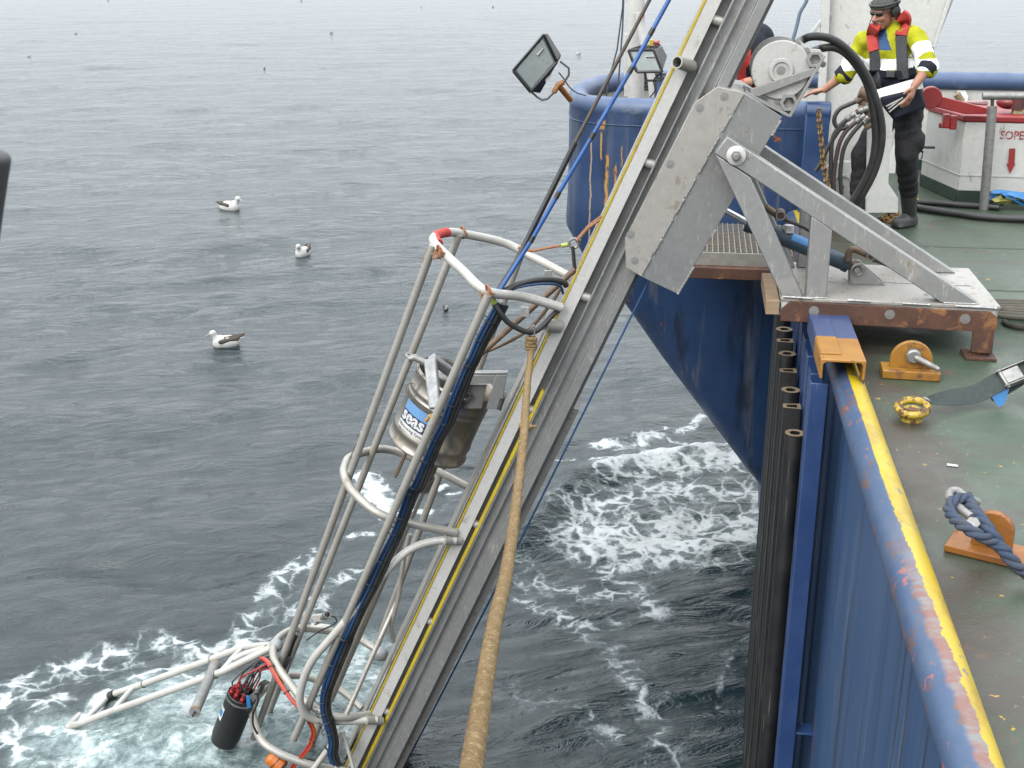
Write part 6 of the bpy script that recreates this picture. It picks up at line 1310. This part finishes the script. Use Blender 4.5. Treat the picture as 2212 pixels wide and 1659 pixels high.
# shirt with tape sewn on
mb = MB(); torso(mb, .020); mb.ell(WA.lerp(PE, .45), .182, .142, .12, TT)
for a, b, r0, r1 in ((SR, SR.lerp(ER, 1.06), .078, .070), (SL, SL.lerp(EL, 1.04), .080, .072)): mb.capsule(a, b, r0, r1)
me = remeshed(mb, .008, 4)
vn = np.random.default_rng(3)
for v, n0 in zip(me.vertices, [w.normal.copy() for w in me.vertices]):           # loose cloth
    c = v.co; v.co = c + n0 * (.006 * math.sin(31 * c.z + 19 * c.x) + .005 * math.sin(47 * c.x - 23 * c.z + 13 * c.y))
shirt_bvh = bvh_of(me)
z1, z2 = pr((1100, 568), 9.75).z, pr((1100, 478), 9.75).z
def shirt_pick(c, n):
    for a, b, t0, t1 in ((SR, ER, .40, .66), (SL, EL, .34, .72)):
        ab = b - a; t = (c - a).dot(ab) / ab.dot(ab); dist = (c - a - ab * t).length
        if dist < .10 and (c - CH).dot(shd) * (-1 if a is SR else 1) > .17:
            if t0 < t < t1: return 1
    hgt_ = c.z - .06 * (c - CH).dot(shd)
    if z1 < hgt_ < z2: return 1
    if c.z < pr((1180, 590), 9.75).z and abs((c - CH).dot(shd)) < .215: return 2
    d_ = (c - CH).dot(shd)
    if -.07 < d_ + .35 * (c.z - CH.z) - .05 < .02 and c.z > CH.z + .02 and n.dot(tf_) > .3 and c.z < NK.z + .02: return 3
    return 0
place_mesh('shirt', me, [m_hivis, m_reflect, m_navy, m_tshirt], man, pick=shirt_pick)
def drape(q, off=.01, bv=shirt_bvh, y=9.72):
    r = ray(*R2(q)[0]); hit = bv.ray_cast(EYE, r.normalized())
    p = hit[0] if hit[0] is not None else pr(q, y); return p - r.normalized() * off
for a, b, r0, r1 in ((ER.lerp(WR, .04), ER.lerp(WR, .30), .068, .060), (EL.lerp(WL, .04), EL.lerp(WL, .26), .068, .060)):
    d_ = (b - a).normalized(); L_ = (b - a).length; mb = MB(); mb.lathe([(r0 * .8, -.02), (r0 + .004, -.02), (r0 + .009, .0), (r1 + .010, L_ * .5), (r1 + .006, L_), (r1 - .012, L_), (r1 - .014, L_ * .4)], a, d_, 24); part('cuff', mb, m_navy, man, sharp=60)
# reflective hem band
hb_ = [pr(q, 9.60 + .0 * q[0]) for q in ((1020, 772), (1080, 752), (1140, 735), (1200, 718), (1260, 700), (1320, 685), (1388, 668))]
mb = MB(); mb.ribbon(smooth(hb_, 4), [(-tf_ * -1)] * 25 if False else tf_, .082, .012); part('reflective_hem', mb, m_reflect, man)
# lifejacket
lj = thing('lifejacket', tuple(CH), 'red and grey harness lifejacket worn over the yellow shirt', 'lifejacket')
for nm, mt, qs, w, th in (('red_lobe', m_red_fab, ((1045, 190), (1000, 225), (985, 270), (990, 340), (1000, 412)), .082, .040), ('red_lobe', m_red_fab, ((1210, 120), (1245, 150), (1240, 200), (1225, 250), (1215, 288)), .088, .040),
                          ('grey_strap', m_vestgrey, ((1000, 405), (1003, 480), (1005, 560), (1012, 640), (1020, 700)), .082, .026), ('grey_strap', m_vestgrey, ((1215, 285), (1218, 360), (1222, 450), (1225, 540), (1235, 640)), .086, .026)):
    pts = [drape(q, .012, y=9.76) for q in qs]; mb = MB(); mb.ribbon(smooth(pts, 5), tf_, w, th); part(nm, mb, mt, lj, .008)
mb = MB(); bk = smooth([drape((1045, 185), .01, y=9.80), pr((1090, 190), 9.95), pr((1150, 165), 10.0), pr((1210, 130), 9.92), drape((1215, 120), .01, y=9.82)], 5); mb.ribbon(bk, V((0, .3, .9)), .06, .03); part('collar', mb, m_red_fab, lj, .006)
mb = MB(); mb.ribbon(smooth([drape(q, .018) for q in ((945, 575), (1010, 590), (1100, 600), (1180, 600), (1260, 590), (1330, 560))], 4), tf_, .055, .012); part('waist_belt', mb, m_navy, lj, .003)
mb = MB(); mb.box(drape((1130, 600), .03), .06, .02, .045); part('buckle', mb, m_dkgrey, lj, .004)
def strap_text(q, txt, size, ang=0.0):
    p = drape(q, .042, y=9.74); sx = (pr((q[0] + 50, q[1] - 8), 9.74) - pr(q, 9.74)).normalized(); uz = sx.cross(tf_).normalized()
    if uz.z < 0: uz = -uz
    part('print', text_geo(txt, size, lambda x, y: p + sx * x + uz * y, .0006), m_yellow_txt, lj)
strap_text((1190, 258), 'AXIS', .030); strap_text((957, 376), 'OCEAN', .022); strap_text((962, 392), '150', .022)
# trousers, boots
mb = MB(); mb.ell(PE, .185, .142, .14, TT)
for a, b, r0, r1 in ((HL, KL, .112, .092), (KL, KL.lerp(AL, .58), .090, .078), (HRr, KR, .112, .092), (KR, KR.lerp(AR, .58), .090, .078)): mb.capsule(a, b, r0, r1)
mb.ell(HL.lerp(KL, .7) + V((.085, -.02, 0)), .05, .06, .09)
me = remeshed(mb, .010, 4)
for v, n0 in zip(me.vertices, [w.normal.copy() for w in me.vertices]):
    c = v.co; v.co = c + n0 * (.004 * math.sin(23 * c.z + 29 * c.x + 11 * c.y) + .003 * math.sin(41 * c.z - 33 * c.x + 4 * math.sin(13 * c.z)))
place_mesh('trousers', me, m_trouser, man)
for K_, A in ((KL, AL), (KR, AR)):
    mb = MB(); top_ = K_.lerp(A, .42); mb.capsule(top_, A, .074, .058); mb.capsule(A + V((.02, .01, -.035)), A + V((-.10, -.10, -.042)), .054, .050); mb.box(A + V((-.04, -.045, -.075)), .10, .24, .026, M.Rotation(R(-45), 3, 'Z'))
    me = remeshed(mb, .010, 3); place_mesh('boot', me, m_boot, man)
# cap, headset, sunglasses
cap = MB(); s_ = V(hf).normalized().cross(V((0.05, 0, 1))).normalized(); T2_ = T
vs = []; n1_, n2_ = 24, 9
for i in range(n2_ + 1):
    ph = math.pi / 2 * i / n2_
    for j in range(n1_):
        a = 2 * math.pi * j / n1_; vs.append(P(.088 * math.cos(ph) * math.cos(a), -.012 + .108 * math.cos(ph) * math.sin(a), .052 + .098 * math.sin(ph)))
cap.add(vs, [(i * n1_ + j, i * n1_ + (j + 1) % n1_, (i + 1) * n1_ + (j + 1) % n1_, (i + 1) * n1_ + j) for i in range(n2_) for j in range(n1_)])
cap.tube([P(.090 * math.cos(a), -.012 + .110 * math.sin(a), .054) for a in np.linspace(0, 2 * math.pi, 25)[:-1]], .012, 8, closed=True)
part('knit_cap', cap, m_cap, man, sharp=60)
hs = thing('headset', tuple(P(0, 0, .1)), 'black headset with boom microphone over the knit cap', 'headset')
for sg in (-1, 1):
    mb = MB(); mb.lathe([(0, 0), (.040, 0), (.044, .008), (.040, .028), (0, .034)], P(.080 * sg, -.010, .004), (P(sg, 0, 0) - P(0, 0, 0)), 20); part('ear_cup', mb, m_black, hs)
mb = MB(); mb.ribbon(smooth([P(.10 * math.cos(a), -.03, .03 + .135 * math.sin(a)) for a in np.linspace(0, math.pi, 9)], 3), f_up if False else V((0, 0, 1)), .022, .008); mb.tube([P(.097 * math.cos(a), -.012 + .118 * math.sin(a), .070) for a in np.linspace(R(-20), R(200), 14)], .011, 8); part('band', mb, m_black, hs)
mb = MB(); mb.tube(smooth([P(.092, .0, -.01), P(.090, .05, -.055), P(.066, .098, -.075), P(.034, .118, -.072)], 4), .0035, 6); mb.ell(P(.030, .120, -.070), .011, .012, .010); part('boom_microphone', mb, m_black, hs)
sg_ = thing('sunglasses', tuple(P(0, .1, .01)), 'dark wraparound sunglasses on the deckhand in yellow', 'sunglasses')
for k in (-1, 1):
    mb = MB(); mb.ell(P(.034 * k, .094, .014), .030, .010, .017, T @ M.Rotation(-.35 * k, 3, 'Z')); part('lens', mb, m_lens, sg_)
mb = MB(); mb.tube(smooth([P(-.078, .02, .018), P(-.068, .075, .022), P(-.03, .106, .024), P(0, .112, .022), P(.03, .106, .024), P(.068, .075, .022), P(.078, .02, .018)], 4), .004, 6); part('frame', mb, m_black, sg_)
mb = MB(); mb.ell(P(0, .105, -.046), .024, .010, .008, T); part('moustache', mb, plain('grey_hair', (.30, .26, .22), .8), man)
mb = MB(); mb.ell(P(0, .099, -.064), .019, .008, .005, T); part('mouth', mb, m_lip, man)
# control pouch held at the hip
po = thing('control_pouch', tuple(pr((1250, 860), 9.55)), 'dark navy control pouch with grey levers held at the hip', 'pouch')
pv = ats(R2((1040, 790), (1150, 765), (1370, 715), (1425, 870), (1160, 970), (1105, 880)), 9.56)
mb = MB(); mb.prism(pv, (0, .16, 0)); part('pouch_body', mb, m_navy, po, .02)
for q0, q1 in (((1110, 880), (1230, 790)), ((1120, 905), (1250, 800)), ((1095, 860), (1215, 800))):
    mb = MB(); mb.tube([at(R2(q0)[0], 9.545), at(R2(q1)[0], 9.535)], .008, 8); part('lever', mb, m_zinc, po)

# second hand bending over behind the beam
m2 = thing('person', tuple(V((at(R1((2100, 600))[0], 11.2).x, 11.2, DECK))), 'person in navy jacket and red vest bending down behind the slanting beam', 'person')
r1 = lambda q, y: at(R1(q)[0], y)
hpv = r1((2150, 760), 11.35); shv = r1((2050, 400), 11.15); hdv = r1((1960, 330), 11.05)
mb = MB(); mb.capsule(hpv, shv, .17, .19); mb.capsule(shv, shv + V((.06, .05, .08)), .17, .15); head(mb, hdv, (-.7, -.3, -.6), (-.5, 0, .8), 1.0); mb.capsule(hdv, shv, .06, .09)
el_, wr_ = r1((2120, 640), 10.95), r1((1985, 668), 10.85)
mb.capsule(shv + V((.05, -.12, -.05)), el_, .075, .060); mb.capsule(el_, wr_, .055, .036); hand(mb, wr_, V((-1, -.2, -.1)), (0, 0, -1), 1.0, .3, 1)
for dx in (-.1, .1):
    kn = V((hpv.x - .12, 11.2 + dx, DECK + .48)); an = V((hpv.x + .02, 11.25 + dx, DECK + .08)); mb.capsule(hpv + V((0, dx, -.05)), kn, .09, .065); mb.capsule(kn, an, .062, .045); mb.capsule(an, an + V((-.16, 0, -.03)), .045, .04)
me = remeshed(mb, .010, 4)
def pick2(c, n):
    if (c - hdv).length < .135: return 2 if c.z < hdv.z + .03 else 0
    if (c - wr_).length < .12 and c.x < wr_.x + .01: return 1
    if (c - wr_).length < .09: return 2
    if c.z < DECK + .12: return 3
    t = (c - hpv).dot(shv - hpv) / (shv - hpv).length_squared
    if .25 < t < 1.25 and c.x < shv.x + .12 * (1 - t) + .02 and (c - el_).length > .16 and c.z > hpv.z: return 1
    return 0
place_mesh('body', me, [m_navy, m_red_fab, m_skin, m_boot], m2, pick=pick2)

# ============================================================ SEABIRDS
def bird(q, length_px, head_dir, label, style, group=None, name='albatross', up_=0.0):
    p0 = on(q, WZ); gz = sea_height(p0.x, p0.y); p0 = on(q, gz); k = (p0 - EYE).length / FL * length_px      # true length from its distance
    o = thing(name, (p0.x, p0.y, gz), label, 'seabird', group)
    f = V((math.cos(head_dir), math.sin(head_dir), 0)); s_ = V((-f.y, f.x, 0)); T = M((f, s_, V((0, 0, 1)))).transposed()
    P = lambda x, y, z: V((p0.x, p0.y, gz)) + (f * x + s_ * y + V((0, 0, z))) * k
    mb = MB(); mb.ell(P(-.04, 0, .10), .38 * k, .21 * k, .21 * k, T); mb.ell(P(.16, 0, .12), .22 * k, .20 * k, .215 * k, T); mb.capsule(P(-.28, 0, .13), P(-.50, 0, .20), .10 * k, .03 * k, sq=.6)
    mb.capsule(P(.24, 0, .17), P(.315, 0, .36), .105 * k, .078 * k); mb.ell(P(.345, 0, .41), .105 * k, .088 * k, .088 * k, T)
    me = remeshed(mb, .022 * k, 4); place_mesh('body', me, m_feather_w if style != 'petrel' else worn('petrel_' + name, (.06, .055, .05), (.55, .54, .5), 14, (.7, .9)), o)
    mb = MB(); mb.capsule(P(.41, 0, .395), P(.54, 0, .345), .030 * k, .017 * k, 8, 3); mb.capsule(P(.54, 0, .345), P(.555, 0, .322), .018 * k, .009 * k, 8, 3); part('bill', mb, m_bill if style == 'royal' else (m_bill_g if style == 'shy' else m_black), o)
    if style in ('royal', 'shy'):
        for sg in (-1, 1):
            mb = MB(); x0 = .02 if style == 'royal' else .16
            mb.capsule(P(x0, .135 * sg, .17), P(-.30, .10 * sg, .215), .088 * k, .072 * k, 12, 5, sq=.85); mb.capsule(P(-.22, .10 * sg, .22), P(-.54, .045 * sg, .27 + up_), .075 * k, .018 * k, 10, 4, sq=.8)
            if style == 'shy': mb.capsule(P(.05, .06 * sg, .225), P(-.25, .05 * sg, .25), .07 * k, .06 * k)
            me = remeshed(mb, .018 * k, 3); place_mesh('wing', me, m_feather_d, o)
        for sg in (-1, 1):
            mb = MB(); mb.ell(P(.385, .066 * sg, .405), .012 * k, .008 * k, .010 * k); part('eye', mb, m_black, o)
    return o
bird((497, 453), 60, R(-12), 'albatross with white neck and dark wing tips, facing right on the open water', 'royal', up_=-.03)
bird((655, 552), 60, R(-98), 'white breasted albatross facing the ship head on, one dark wing showing', 'royal', up_=.06)
bird((489, 747), 74, R(-152), 'albatross with brown back and white head, paddling with its bill down', 'shy', up_=.03)
bird((962, 668), 24, R(-100), 'small dark and white petrel sitting on the water beyond the frame', 'petrel', name='petrel')
for i, (x, y, L_, a) in enumerate(((303, 136, 8, 10), (115, 230, 11, 30), (1325, 134, 11, -20), (1683, 29, 6, 0), (1972, 28, 7, 170), (432, 4, 6, 0), (1205, 3, 6, 90))):
    bird((x / 1.58 / 1.17179, y / 1.58 / 1.17179), L_ * .8, R(a), 'tiny dark seabird sitting far out on the pale water', 'petrel', 'far seabirds', 'far_petrel')
bird((1057 / 1.58 / 1.17179, 270 / 1.58 / 1.17179), 13, R(-60), 'small white breasted seabird far out, left of the tilted floodlight', 'royal', name='far_gull')
bird(R1((675, 436))[0], 12, R(200), 'small pale seabird on the water just beside the white mast and floodlight', 'royal', name='far_gull')

bpy.data.scenes.remove(bench)
